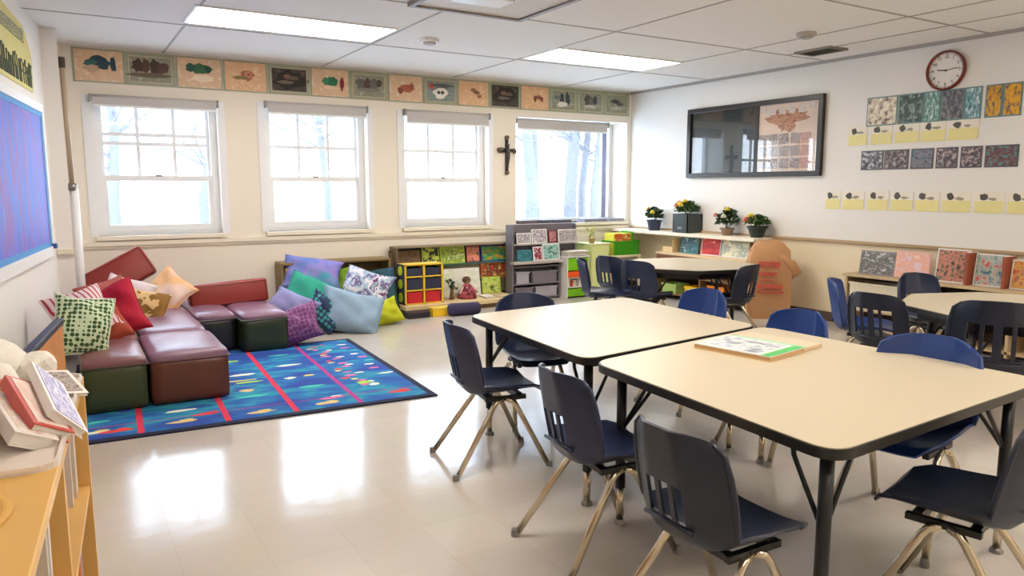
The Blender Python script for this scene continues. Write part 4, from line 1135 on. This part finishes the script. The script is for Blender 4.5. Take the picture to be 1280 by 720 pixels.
t = thing('cubby_organizer', 'yellow-framed cubby box of six square openings on the display bookcase', 'organizer', (3.53, 7.85, .101))
YF_ = M('cubby_yellow', '#edc53a', .45)
m_ = MB()
for x in (-.23, 0, .23): m_.bb(x - .011, x + .011, -.10, .10, 0, .46)
for z in (0, .155, .31, .448): m_.bb(-.241, .241, -.10, .10, z, z + .014)
m_.build('frame', YF_, t)
MB().bb(-.225, .225, .085, .098, .01, .45).build('back', M('cubby_back', '#9aa83a', .6), t)
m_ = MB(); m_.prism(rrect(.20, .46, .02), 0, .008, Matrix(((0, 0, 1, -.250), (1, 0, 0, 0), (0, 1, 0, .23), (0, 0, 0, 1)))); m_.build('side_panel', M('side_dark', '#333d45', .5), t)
for z in (.08, .235, .385):
    m_ = MB(); m_.lathe([(0, 0), (.055, 0), (.055, .006), (0, .006)], 20); m_.xf(Matrix.Translation((-.251, 0, z)) @ Matrix.Rotation(R(-90), 4, 'Y')); m_.build('lime_disc', YLIME, t)
gl = 'fabric bins in the cubby box'
names = [('red', .0), ('navy', .155), ('navy', .31)]
NV = M('bin_navy', '#2b3147', .8); RB_ = M('bin_red', '#c2232d', .8, var=.1)
for r, (c, z) in enumerate(names):
    for k, x in enumerate((-.115, .115)):
        side = ('left', 'right')[k]; row = ('bottom', 'middle', 'top')[r]
        hh = (.13, .125, .09)[r]
        o = bin_('fabric_bin', '%s fabric bin in the %s %s opening of the yellow cubby box' % (c, row, side), .195, .17, hh, (3.53 + x, 7.845, .101 + z + .0145), 0, RB_ if c == 'red' else NV, group=gl, rim=False)
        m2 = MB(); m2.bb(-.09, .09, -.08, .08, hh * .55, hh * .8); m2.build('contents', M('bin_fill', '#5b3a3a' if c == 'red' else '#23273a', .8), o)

def face_book(px0, py0, px1, py1, y, lab, cols, cover, lean=8, scale=4, group='face-out books on the display bookcase', th=.015, zbase=None, cat='book'):
    a = aty(px0, py1, y); b = aty(px1, py0, y)
    w = b.x - a.x; h = b.z - a.z; zb = a.z if zbase is None else zbase
    if zbase is not None: h = b.z - zb
    return book('picture_book', lab, w, h, th, stand((a.x + b.x) / 2, y, zb, 0, lean), cols, cover, group, cat, scale)
LC = M('cover_lime', '#b8cf3a', .45); NC = M('cover_navy', '#273457', .45); OC = M('cover_orange2', '#e2622a', .45); WC = M('cover_white2', '#e9e6e2', .45); PC_ = M('cover_plum', '#7b2f45', .45); BC = M('cover_blue', '#2f55a0', .45); TC_ = M('cover_teal', '#2f7d86', .45); GC = M('cover_grey', '#88828a', .45); PK = M('cover_pink', '#e6b4a2', .45)
face_book(487, 312, 526, 328, 8.18, 'dark brown book with faint lettering at the top left of the display bookcase', ['#5a4a38', '#6d5a40', '#7f5f3d', '#4c3f31'], DKWOOD, zbase=.501, scale=6)
face_book(528, 308, 549, 328, 8.18, 'lime-bordered book with a dark oval, top row of the display bookcase', ['#d5d98c', '#c6d254', '#2e3a2c', '#dcdcb0'], LC, zbase=.501, scale=2.2)
face_book(551, 307, 581, 327, 8.18, 'green and yellow book with pale spots, top row of the display bookcase', ['#8fae2c', '#dfe3a0', '#5f8a2a', '#c9d64a'], LC, zbase=.501, scale=6)
face_book(583, 307, 600, 325, 8.18, 'red and violet book, narrow, top row of the display bookcase', ['#7a3f66', '#d6503c', '#e7a07a', '#5a3a5e'], PC_, zbase=.501, scale=5)
face_book(602, 306, 637, 325, 8.18, 'blue and green book at the top right of the display bookcase', ['#31509a', '#2d4687', '#4f9e3c', '#d97a34'], BC, zbase=.501, scale=3)
face_book(602, 327, 632, 344, 8.16, 'orange and black book, middle right of the display bookcase', ['#e77a3a', '#e5502e', '#2b2320', '#f0b05a'], OC, zbase=.287, scale=4)
face_book(603, 345, 626, 360, 8.12, 'lime green book, lower right of the display bookcase', ['#a9cf2a', '#7fb022', '#d7e27a', '#4c6a2a'], LC, zbase=.103, scale=4)
face_book(550, 334, 601, 377, 8.05, 'large pale picture board behind the doll, in the middle of the display bookcase', ['#dfe3d3', '#cfd6c3', '#e8e6dc', '#c9d2b2'], WC, zbase=.101, scale=3, lean=10)
t = thing('rag_doll', 'small doll in a red plaid dress sitting before the pale picture board', 'doll', (4.16, 7.90, .101))
m_ = MB(); m_.tube([(0, 0, 0), (0, 0, .09), (0, .01, .17)], [.12, .10, .045], 14); m_.build('dress', PM(['#8d2b3c', '#b85a66', '#6e2433', '#d9b3b0'], 14, coord='Object', rough=.9), t, smooth=True)
MB().lathe([(0, .0), (.03, .01), (.045, .045), (.035, .08), (0, .09)], 16, (0, .01, .165)).build('head', M('doll_skin', '#c79a7a', .8), t, smooth=True)
MB().lathe([(.048, .03), (.052, .06), (.036, .092), (0, .1)], 16, (0, .016, .165)).build('hair', M('doll_hair', '#5b4030', .9), t, smooth=True)
for s in (-1, 1): MB().tube([(s * .05, 0, .14), (s * .12, -.04, .07)], [.02, .016], 8).build('arm', M('doll_sleeve', '#d4b3a8', .9), t, smooth=True)
t = thing('leafy_toy_plant', 'small dark green leafy plant toy at the left of the pale picture board', 'toy plant', (3.95, 7.90, .101))
m_ = MB(); r_ = random.Random(4)
for k in range(40):
    a = r_.uniform(0, 6.28); c = Vector((math.cos(a) * r_.uniform(0, .07), math.sin(a) * r_.uniform(0, .06), r_.uniform(.12, .24)))
    mt = Matrix.Translation(c) @ Euler((r_.uniform(-1, 1), r_.uniform(-1, 1), a)).to_matrix().to_4x4(); s = .03
    m_.quad(*[mt @ Vector(v) for v in ((-s, 0, 0), (0, -s * .5, 0), (s, 0, 0), (0, s * .5, 0))])
m_.build('foliage', LEAF2, t)
MB().tube([(0, 0, 0), (.01, 0, .15)], [.03, .02], 8).build('stem', BROWNW, t, smooth=True)
t = thing('open_book', 'open book with cream pages lying at the right end of the display bookcase base', 'book', (4.52, 7.86, .101), R(-6))
for s in (-1, 1):
    m_ = MB(); m_.prism([(0, .0), (s * .06, .022), (s * .16, .014), (s * .16, .004), (0, .002)] if s > 0 else [(0, .002), (s * .16, .004), (s * .16, .014), (s * .06, .022), (0, .0)], -.10, .10, Matrix.Rotation(R(90), 4, 'X')); m_.build('page_block', PAPER if s < 0 else M('page_tan', '#c9b58e', .8, var=.2), t)
MB().bb(-.165, .165, -.105, .105, 0, .003).build('cover', BROWNW, t)

# under the display bookcase: floor items
def floor_box(lab, name, cat, px0, px1, py0, py1, y, d, mat, mat2, rz=0):
    a = aty(px0, py1, y); b = aty(px1, py0, y)
    t = thing(name, lab, cat, ((a.x + b.x) / 2, y, 0), rz)
    w = (b.x - a.x) / 2; h = max(.05, b.z - a.z)
    m_ = MB(); m_.bb(-w, w, -d / 2, d / 2, 0, h * .8, bev=.006); m_.build('body', mat, t)
    m_ = MB(); m_.bb(-w - .005, w + .005, -d / 2 - .005, d / 2 + .005, h * .8, h, bev=.004); m_.build('lid', mat2, t)
    return t
floor_box('low black box on the floor before the display bookcase', 'storage_box', 'box', 507, 534, 394, 404, 7.50, .16, M('box_black', '#1f1c20', .5), M('box_black2', '#2a262b', .5))
floor_box('yellow card box on the floor before the display bookcase', 'card_box', 'box', 539, 560, 391, 404, 7.48, .10, YELLOW, M('box_yellow_lid', '#f0d050', .5))
t = thing('floor_bolster', 'dark violet round bolster on the floor left of the farther table', 'cushion', (3.82, 7.40, .07))
p0, p1 = Vector((-.16, 0, 0)), Vector((.20, -.06, 0))
MB().tube([p0, p0 + (p1 - p0) * .06, p1 - (p1 - p0) * .06, p1], [.055, .07, .07, .055], 18).build('cover', M('bolster_violet', '#2f2a4a', .8), t, auto=40)
MB().tube([p0 - (p1 - p0) * .02, p0], [.02, .056], 18).build('end_cap', M('bolster_violet2', '#463f63', .8), t, auto=40)

# ------------------------------------------------------------------ tall display rack and lime drawers under the fourth window
t = thing('book_rack', 'tall grey display rack of tiers and bins under the widest window', 'rack', (5.28, 7.97, 0))
RK = M('rack_grey', '#6f6a72', .5); RKL = M('rack_light', '#b4aaa2', .5)
for x, y0_, h_ in ((-.46, -.05, .96), (.25, -.05, .50), (.57, .05, .96)): MB().bb(x - .01, x + .01, y0_, .11, 0, h_).build('side_panel', RK, t)
for z in (.02, .20, .42): MB().bb(-.45, .24, -.05, .09, z, z + .016).build('shelf', RK, t)
MB().bb(-.475, .265, -.11, .0, .47, .50).build('ledge', RKL, t)
MB().bb(-.45, .56, .0, .06, .70, .715).build('ledge', RKL, t)
MB().bb(-.45, .56, .09, .11, .0, .96).build('back_panel', M('rack_back', '#6d6770', .6), t)
g_ = 'face-out books on the grey rack'
RB0 = dict(group=g_, th=.014)
face_book(646, 291, 664, 311, 8.0, 'white book with grey drawings at the left of the upper tier of the grey rack', ['#e4e1e1', '#b9b4b8', '#8b858b', '#efecec'], WC, zbase=.717, scale=5, **RB0)
face_book(665, 286, 684, 307, 8.0, 'white book with violet specks, second on the upper tier of the grey rack', ['#e9e6e8', '#d8d3da', '#7a6a7a', '#f2f0f0'], WC, zbase=.717, scale=6, **RB0)
face_book(686, 288, 696, 304, 8.0, 'slim red and white book in the middle of the upper tier of the grey rack', ['#b9353f', '#e2d6d6', '#8a2730', '#d7a4a4'], PC_, zbase=.717, scale=5, **RB0)
face_book(698, 286, 722, 309, 8.0, 'black and white picture book at the right of the upper tier of the grey rack', ['#e4e0dd', '#4d474a', '#b9b3b2', '#7f7678'], WC, zbase=.717, scale=5, **RB0)
face_book(647, 312, 665, 326, 7.925, 'teal book with a white emblem on the lower tier of the grey rack', ['#2f6f78', '#2a626c', '#3d818a', '#dfe8e8'], TC_, zbase=.501, scale=2.5, **RB0)
face_book(667, 308, 678, 328, 7.925, 'narrow book with a dark red figure on the lower tier of the grey rack', ['#d9cdd0', '#9a2744', '#7c1f38', '#e7dcdc'], WC, zbase=.501, scale=3, **RB0)
face_book(679, 304, 700, 327, 7.925, 'white book with a teal wreath on the lower tier of the grey rack', ['#d5e3df', '#3f8f84', '#a9c7c0', '#2f6a62'], WC, zbase=.501, scale=4, **RB0)
for k, (x, c, z, lab, w) in enumerate([(-.31, LGREY, .217, 'pale clear bin on the left of the grey rack', .19), (.02, GREYP, .217, 'grey bin on the right of the grey rack', .38), (-.29, GREYP, .037, 'grey bin at the bottom left of the grey rack', .26), (.05, LGREY, .037, 'pale bin at the bottom right of the grey rack', .33)]):
    bin_('storage_bin', lab, w, .12, .15 if z > .1 else .13, (5.28 + x, 7.985, z), 0, c, group='bins in the grey rack')
for k, (x0, x1, c, lab) in enumerate([(5.0, 5.35, '#6b5e66', 'speckled grey-brown book lying on the window sill left of the flat dark ones'), (5.45, 6.0, '#5d5762', 'dark grey flat book lying on the sill of the widest window, middle'), (6.22, 6.62, '#8a8692', 'grey flat book lying on the right of the widest window sill'), (6.66, 6.92, '#9a96a0', 'pale grey flat book at the right end of the widest window sill')]):
    t = thing('flat_book', lab, 'book', (max((x0 + x1) / 2, 5.32), YB + .08, .95), 0, 'books lying on the window sill')
    w = (x1 - x0) / 2
    MB().bb(-w, w, -.09, .09, .0, .004).build('back_cover', M('sill_cover%d' % k, c, .5), t); MB().bb(-w + .004, w - .004, -.085, .085, .004, .04).build('pages', M('sill_pages%d' % k, c, .7, var=.3, scale=40), t); MB().bb(-w, w, -.09, .09, .04, .044).build('front_cover', M('sill_cover2%d' % k, c, .5), t)

# lime drawer tower
t = thing('drawer_tower', 'narrow white-topped tower of lime green drawers beside the grey rack', 'drawers', (5.735, 7.93, 0))
for x in (-.17, .17): MB().bb(x - .008, x + .008, -.14, .05, 0, .53).build('side_panel', M('tower_side', '#d9d6cf', .5), t)
MB().bb(-.18, .18, -.15, .06, .53, .545).build('top', WHITE, t)
for (z0, z1, m, nm) in ((.02, .12, LIME, 'drawer'), (.27, .345, ORANGE, 'drawer'), (.36, .52, LIME, 'drawer')):
    o = MB().bb(-.16, .16, -.14, .05, z0, z1, bev=.004).build(nm, m, t)
    MB().bb(-.06, .06, -.152, -.14, (z0 + z1) / 2 - .006, (z0 + z1) / 2 + .006, bev=.003).build('handle', m, o)
MB().bb(-.162, .162, -.14, .05, .135, .145).build('shelf', M('tower_shelf', '#d9d6cf', .5), t)
MB().bb(-.162, .162, -.14, .05, .256, .266).build('shelf', M('tower_shelf2', '#d9d6cf', .5), t)
r_ = random.Random(2)
cl = [('white', '#e8e2d8'), ('red', '#b8443a'), ('cream', '#ddd0b4'), ('grey', '#a9a29a'), ('white', '#efeae4'), ('pink', '#d99a92')]
x = 5.585
for k, (cn, c) in enumerate(cl):
    w = .045
    o = thing('small_book', '%s small book, %s from left in the open slot of the lime drawer tower' % (cn, ordn[k]), 'book', (x + w / 2, 7.90, .146), 0, 'small books in the drawer tower'); x += w + .005
    MB().bb(-w / 2, w / 2, -.07, .07, 0, .095 - .008 * (k % 3)).build('cover', M('small_' + c[1:], c, .5), o)
    MB().bb(-w / 2 + .004, w / 2 - .004, -.07, .066, .095 - .008 * (k % 3), .097 - .008 * (k % 3)).build('pages', PAPER, o)
o = sheet = thing('paper_stack', 'messy stack of white papers on top of the lime drawer tower', 'paper', (5.735, 7.88, .546))
r_ = random.Random(12)
for k in range(6):
    m_ = MB(); m_.box((r_.uniform(-.02, .02), r_.uniform(-.02, .02), .006 + k * .011), (.30, .17, .008), Matrix.Rotation(R(r_.uniform(-14, 14)), 3, 'Z')); m_.build('sheet', PW, o)
t = thing('small_plant', 'small yellow-green plant on the pale lime cabinet in the corner', 'plant', (6.00, 7.86, .70))
MB().lathe([(0, 0), (.035, 0), (.045, .06), (0, .06)], 14).build('pot', M('pot_tan', '#a3894e', .6), t, auto=40)
m_ = MB(); r_ = random.Random(14)
for k in range(34):
    a = r_.uniform(0, 6.28); c = Vector((math.cos(a) * r_.uniform(0, .06), math.sin(a) * r_.uniform(0, .06), r_.uniform(.07, .2)))
    mt = Matrix.Translation(c) @ Euler((r_.uniform(-1, 1), r_.uniform(-1, 1), a)).to_matrix().to_4x4(); s = .025
    m_.quad(*[mt @ Vector(v) for v in ((-s, 0, 0), (0, -s * .5, 0), (s, 0, 0), (0, s * .5, 0))])
m_.build('foliage', M('leaf_yellow', '#a8ad3a', .6, var=.3, scale=30), t)

# pale lime cabinet + green crate in the corner
t = thing('lime_cabinet', 'pale lime cabinet standing in the corner behind the edge-on chair', 'cabinet', (6.10, 7.92, 0))
MB().bb(-.15, .15, -.12, .30, 0, .68, bev=.006).build('body', M('cab_lime', '#d3dd8e', .5), t)
MB().bb(-.14, .14, -.128, -.12, .04, .66).build('door', M('cab_lime2', '#d9e29a', .5), t)
MB().bb(.09, .105, -.14, -.128, .36, .46, bev=.003).build('handle', METALG, t)
MB().bb(-.16, .16, -.13, .30, .68, .695, bev=.003).build('top', M('cab_top', '#e1e3bb', .5), t)
t = thing('corner_stand', 'cream stand in the corner under the green crate', 'stand', (6.54, 7.94, 0))
MB().bb(-.21, .21, -.20, .28, .50, .525).build('top', CREAM, t)
for x in (-.19, .19):
    for y_ in (-.18, .26): MB().bb(x - .016, x + .016, y_ - .016, y_ + .016, 0, .50).build('leg', CREAM, t)
MB().bb(-.2, .2, .25, .27, .1, .5).build('back_panel', CREAM, t)
bin_('green_crate', 'bright green crate on the cream stand in the corner', .40, .30, .19, (6.54, 7.92, .526), 0, GREEN, cat='crate')
t = thing('fruit_box', 'yellow box with an orange fruit picture sitting in the green crate', 'box', (6.49, 7.92, .533))
MB().bb(-.15, .15, -.10, .10, 0, .28).build('body', M('fruit_yellow', '#e6dc4a', .5), t)
MB().bb(-.14, .14, -.102, -.10, .17, .275).build('label_picture', PM(['#eade56', '#e8823a', '#d9502e', '#f0e070'], 3), t)
MB().bb(.155, .175, -.12, .12, 0, .30).build('green_flap', GREEN, t)

# ------------------------------------------------------------------ low bookcase on the right wall
t = thing('low_bookcase', 'low brown bookcase with a pale top along the right wall in the far corner', 'bookcase', (6.86, 6.55, 0))
MB().bb(-.24, .15, -.76, .76, .575, .60, bev=.004).build('top', M('case_top_peach', '#e5c79a', .5, var=.05), t)
for y_ in (-.745, -.02, .745): MB().bb(-.22, .15, y_ - .012, y_ + .012, 0, .575).build('upright', BROWNW, t)
MB().bb(-.20, .14, -.73, .73, .06, .08).build('shelf', BROWNW, t); MB().bb(-.20, .14, -.73, .73, .30, .32).build('shelf', BROWNW, t)
MB().bb(.13, .15, -.73, .73, 0, .575).build('back_panel', DKWOOD, t)
m_ = MB(); m_.bb(-.235, -.215, .01, .735, .47, .57, bev=.003); d_ = m_.build('drawer', M('drawer_brown', '#7c4f33', .5), t)
MB().bb(-.245, -.235, .32, .42, .51, .53, bev=.003).build('handle', DKWOOD, d_)
gr = 'books on the low corner bookcase'
def side_book(y, z, w, h, lab, cols, cover, group, xx=6.78, lean=8, scale=4, th=.02, cat='book', rz=-90):
    return book('picture_book', lab, w, h, th, stand(xx, y, z, R(rz), lean), cols, cover, group, cat, scale)
side_book(6.87, .601, .30, .24, 'teal and blue book with pale figures on the low corner bookcase', ['#2f5a66', '#3f7f92', '#274750', '#a9c7c9'], TC_, gr)
side_book(6.50, .601, .32, .23, 'book with a big red shape and green top on the low corner bookcase', ['#e9dfc6', '#d63a34', '#b82a2a', '#4f7a3a'], WC, gr, scale=2.4)
side_book(6.12, .601, .40, .25, 'pale cream book with grey mountains on the low corner bookcase', ['#e9e6cf', '#e0e0c4', '#b4bbac', '#eceada'], WC, gr, scale=2.2)
t = thing('wooden_box', 'small open wooden box at the far left end of the low corner bookcase', 'box', (6.80, 7.18, .601))
MB().bb(-.09, .09, -.09, .09, 0, .012).build('base', PALEW, t)
for (a, b, c, d) in ((-.09, .09, -.09, -.08), (-.09, .09, .08, .09), (-.09, -.08, -.08, .08), (.08, .09, -.08, .08)): MB().bb(a, b, c, d, .012, .07 if c != -.09 else .17).build('side', PALEW, t)
t = bin_('orange_basket', 'orange slatted basket on the lower shelf of the low corner bookcase', .26, .22, .17, (6.77, 6.28, .081), R(-90), M('basket_orange', '#e07f1f', .5), cat='basket')
for k in range(4): MB().bb(-.135, .135, -.118, -.111, .02 + k * .035, .038 + k * .035).build('slat', M('basket_slat', '#f09a35', .5), t)
bin_('yellow_bin', 'yellow bin on the lower shelf of the low corner bookcase', .24, .22, .12, (6.77, 6.68, .081), R(-90), YELLOW)
bin_('pale_green_bin', 'pale green bin on the lower shelf of the low corner bookcase, by the chair', .26, .22, .12, (6.77, 7.08, .081), R(-90), M('bin_palegreen', '#a7c069', .5))
for k in range(5):
    c = ['#e3ddd2', '#3b3a3f', '#d8d3cc', '#6b6258', '#efe9e0'][k]
    o = thing('book', ['white', 'charcoal', 'grey', 'brown', 'cream'][k] + ' upright book on the middle shelf of the low corner bookcase', 'book', (6.76, 5.86 + k * .045, .321), 0, 'upright books at the bag end')
    MB().bb(-.09, .09, -.018, .018, 0, .21 - .01 * (k % 3)).build('cover', M('spine_' + c[1:], c, .5), o)
    MB().bb(-.086, .09, -.014, .014, .21 - .01 * (k % 3), .212 - .01 * (k % 3)).build('pages', PAPER, o)
# paper bag
t = thing('paper_bag', 'big crumpled brown paper bag with faded red print, beside the low corner bookcase', 'paper bag', (6.66, 5.52, 0), R(-42))
KRAFT = M('kraft_paper', '#c39264', .75, var=.1, scale=6, bump=.6, bscale=8)
bm = bmesh.new(); ring = []
prof = [(0, .21, .15), (.15, .225, .155), (.32, .22, .15), (.48, .23, .145), (.62, .215, .13), (.72, .21, .11), (.79, .17, .07), (.84, .11, .04)]
r_ = random.Random(21)
for (z, a, b) in prof:
    rr = []
    for (x, y) in rrect(2 * a, 2 * b, .03, 3) + []:
        rr.append(bm.verts.new((x + r_.uniform(-.012, .012), y + r_.uniform(-.012, .012), z + (r_.uniform(-.02, .03) if z > .6 else 0))))
    ring.append(rr)
for a, b in zip(ring, ring[1:]):
    for k in range(len(a)): bm.faces.new((a[k], a[(k + 1) % len(a)], b[(k + 1) % len(a)], b[k]))
bm.faces.new(ring[0][::-1]); bm.faces.new(ring[-1])
m_ = MB(); m_.bm.free(); m_.bm = bm; m_.build('bag_body', KRAFT, t, auto=35)
m_ = MB(); m_.tube([(.10, -.10, .70), (.22, -.13, .60), (.27, -.11, .52), (.22, -.08, .46)], [.02, .05, .06, .03], 8); m_.build('torn_flap', KRAFT, t, smooth=True)
REDP = M('print_red', '#d0604f', .8, var=.15, scale=30)
for (z, x0, x1, hh) in ((.57, -.13, .08, .07), (.475, -.12, .07, .05), (.42, -.11, .03, .02), (.285, -.13, .12, .03)):
    x = x0; m_ = MB()
    while x < x1:
        w = r_.uniform(.018, .035); m_.bb(x, x + w, -.176, -.163, z, z + hh * r_.uniform(.8, 1)); x += w + .006
    m_.build('print_line', REDP, t)
MB().bb(-.14, .13, -.174, -.166, .335, .385).build('print_line', REDP, t)

# ------------------------------------------------------------------ book shelf on the right wall
t = thing('book_shelf', 'long low open shelf along the right wall behind the right-hand table', 'shelf', (6.83, 3.45, 0))
SW = M('shelf_wood_pale', '#cbb289', .5, var=.06)
MB().bb(-.19, .17, -1.15, 1.15, .555, .58, bev=.004).build('top', SW, t)
for y_ in (-1.13, -.38, .37, 1.13): MB().bb(-.15, .17, y_ - .012, y_ + .012, 0, .555).build('upright', SW, t)
MB().bb(-.15, .16, -1.12, 1.12, .22, .24).build('shelf', SW, t); MB().bb(-.15, .16, -1.12, 1.12, .04, .06).build('shelf', SW, t)
MB().bb(.155, .17, -1.12, 1.12, 0, .555).build('back_panel', M('shelf_back', '#50402f', .6), t)
gr = 'books standing on the right-hand book shelf'
side_book(4.33, .581, .36, .23, 'grey landscape book with a row of dark figures, leftmost on the right-hand shelf', ['#b9b6b2', '#8d8a88', '#57534f', '#cbc7c2'], GC, gr, scale=5)
side_book(3.98, .581, .33, .25, 'pale pink and orange landscape book, second on the right-hand shelf', ['#eec6b0', '#f0d9cc', '#e8a78c', '#e6cbd2'], PK, gr, scale=3)
side_book(3.62, .581, .28, .30, 'white book with a green tangled plant and red shape, third on the right-hand shelf', ['#e9e3d8', '#3f5f4a', '#d88a72', '#27382f'], WC, gr, scale=5)
side_book(3.30, .581, .25, .28, 'white book with teal and red figures, fourth on the right-hand shelf', ['#ecebe2', '#3f6a74', '#b9c8bd', '#d85a50'], WC, gr, scale=4)
side_book(3.00, .581, .26, .25, 'white-edged book with an orange-red scene, rightmost on the right-hand shelf', ['#d77a5c', '#c9563f', '#e3b25a', '#b0605f'], WC, gr, scale=4)
for (y_, h, lab) in ((3.455, .28, 'red-brown upright book between the plant book and the figure book'), (3.155, .27, 'red-brown upright book left of the orange-red scene')):
    o = thing('book', lab, 'book', (6.80, y_, .581), 0, gr)
    MB().bb(-.09, .09, -.012, .012, 0, h).build('cover', M('spine_rust', '#9c4f36', .5), o); MB().bb(-.085, .09, -.009, .009, h, h + .002).build('pages', PAPER, o)
for k, (y_, w, h, c, lab) in enumerate([(4.28, .52, .26, '#e6dac0', 'cream tray bin at the left under the right-hand shelf top'), (3.92, .0, 0, '', ''), (3.62, .30, .2, '#cfc6b8', 'pale grey bin behind the lone chair under the right-hand shelf top'), (3.22, .40, .16, '#c25a3f', 'red-orange bin of books under the right-hand shelf top'), (2.62, .36, .2, '#b87a5a', 'tan bin at the right end under the right-hand shelf top')]):
    if w: bin_('storage_bin', lab, w, .24, h, (6.80, y_, .241), R(-90), M('bin_' + c[1:], c, .5), group='bins on the right-hand shelf')
bin_('red_tray', 'rust tray of orange and plum papers at the right end of the book shelf', .34, .26, .16, (6.78, 2.70, .581), R(-90), M('tray_rust', '#b8643f', .5), cat='tray')
o = thing('paper_stack', 'plum coloured papers heaped in the orange tray at the right frame edge', 'paper', (6.78, 2.70, .59))
r_ = random.Random(31)
for k in range(7): MB().box((r_.uniform(-.01, .01), r_.uniform(-.01, .01), .008 + k * .028), (.20, .27, .018), Matrix.Rotation(R(r_.uniform(-5, 5)), 3, 'Z')).build('sheet', M('paper_plum%d' % k, ['#8a5a62', '#c9784a', '#6f4b60'][k % 3], .8), o)

# ------------------------------------------------------------------ outdoors
tag(MB().bb(-40, 60, YB + .5, 80, -.6, -.5).build('snowy_ground', M('snow', '#dfe6ee', .9, var=.03)), 'pale snowy ground outside the windows', 'ground', kind='structure')
BARK = M('bark', '#6a6a6e', .9, var=.2)
def tree(x, y, h, r, seed, label, branches=26, spread=2.2):
    t = thing('bare_tree', label, 'tree', (x, y, -.5), 0, 'bare trees outside the windows')
    r2 = random.Random(seed)
    pts = [Vector((r2.uniform(-.1, .1) * k, r2.uniform(-.1, .1) * k, h * k / 5)) for k in range(6)]
    MB().tube(pts, [r * (1 - .14 * k) for k in range(6)], 8).build('trunk', BARK, t, smooth=True)
    m_ = MB()
    for k in range(branches):
        f = r2.uniform(.28, .98); i = min(4, int(f * 5)); p = pts[i].lerp(pts[i + 1], f * 5 - i)
        a = r2.uniform(0, 6.28); L_ = spread * (1.15 - f) * r2.uniform(.6, 1.2)
        q = p + Vector((math.cos(a) * L_ * .5, math.sin(a) * L_ * .5, L_ * .25)); e = p + Vector((math.cos(a + .2) * L_, math.sin(a + .2) * L_, L_ * r2.uniform(.2, .7)))
        m_.tube([p, q, e], [r * .3 * (1.2 - f), r * .18, r * .05], 5)
        for s in range(3):
            b = a + r2.uniform(-1.2, 1.2); w = q.lerp(e, r2.random()); m_.tube([w, w + Vector((math.cos(b) * L_ * .4, math.sin(b) * L_ * .4, L_ * r2.uniform(-.1, .35)))], [r * .09, r * .03], 4)
    m_.build('branches', BARK, t)
for k, (x, y, h, r) in enumerate([(9.6, 15.0, 9, .17), (10.2, 15.6, 10, .14), (11.6, 16.2, 10, .20), (12.2, 16.4, 9, .13), (12.0, 15.6, 9, .16), (12.9, 16.5, 8, .12), (1.0, 17.5, 8, .14), (2.9, 18, 8, .13), (6.6, 21, 9, .13)]):
    tree(x, y, h, r, 50 + k, ['thick bare trunk at the left edge of the widest window', 'bare tree second from the left in the widest window', 'thick bare tree in the middle of the widest window', 'slim bare tree right of the middle in the widest window', 'bare tree close to the middle trunk in the widest window', 'slim bare tree near the bluish mullion of the widest window', 'bare tree seen through the left half of the leftmost window', 'bare tree seen through the right half of the leftmost window', 'faint bare tree seen through the second and third windows'][k], 34, 2.6)

# ------------------------------------------------------------------ daylight
w = bpy.data.worlds.new('sky'); SC.world = w; w.use_nodes = True
N, L = w.node_tree.nodes, w.node_tree.links
bg = N['Background']
tc = N.new('ShaderNodeTexCoord'); sp = N.new('ShaderNodeSeparateXYZ'); L.new(tc.outputs['Generated'], sp.inputs[0])
cr = N.new('ShaderNodeValToRGB'); cr.color_ramp.elements[0].position = 0; cr.color_ramp.elements[0].color = (.78, .89, 1, 1)
cr.color_ramp.elements[1].position = .6; cr.color_ramp.elements[1].color = (.6, .78, 1, 1)
L.new(sp.outputs['Z'], cr.inputs[0]); L.new(cr.outputs[0], bg.inputs['Color']); bg.inputs['Strength'].default_value = 8.0
for (x0, x1, z0, z1) in W:
    ld = bpy.data.lights.new('window_portal', 'AREA'); ld.shape = 'RECTANGLE'; ld.size = x1 - x0; ld.size_y = z1 - z0
    ld.cycles.is_portal = True
    o = bpy.data.objects.new('window_portal', ld); COL.objects.link(o); o.location = ((x0 + x1) / 2, YB + T + .02, (z0 + z1) / 2); o.rotation_euler = (R(-90), 0, 0)

vs = SC.view_settings
SC.display_settings.display_device = 'sRGB'
vs.view_transform = 'Standard'; vs.look = 'None'; vs.exposure = 0.32; vs.gamma = 1.0; vs.use_curve_mapping = False
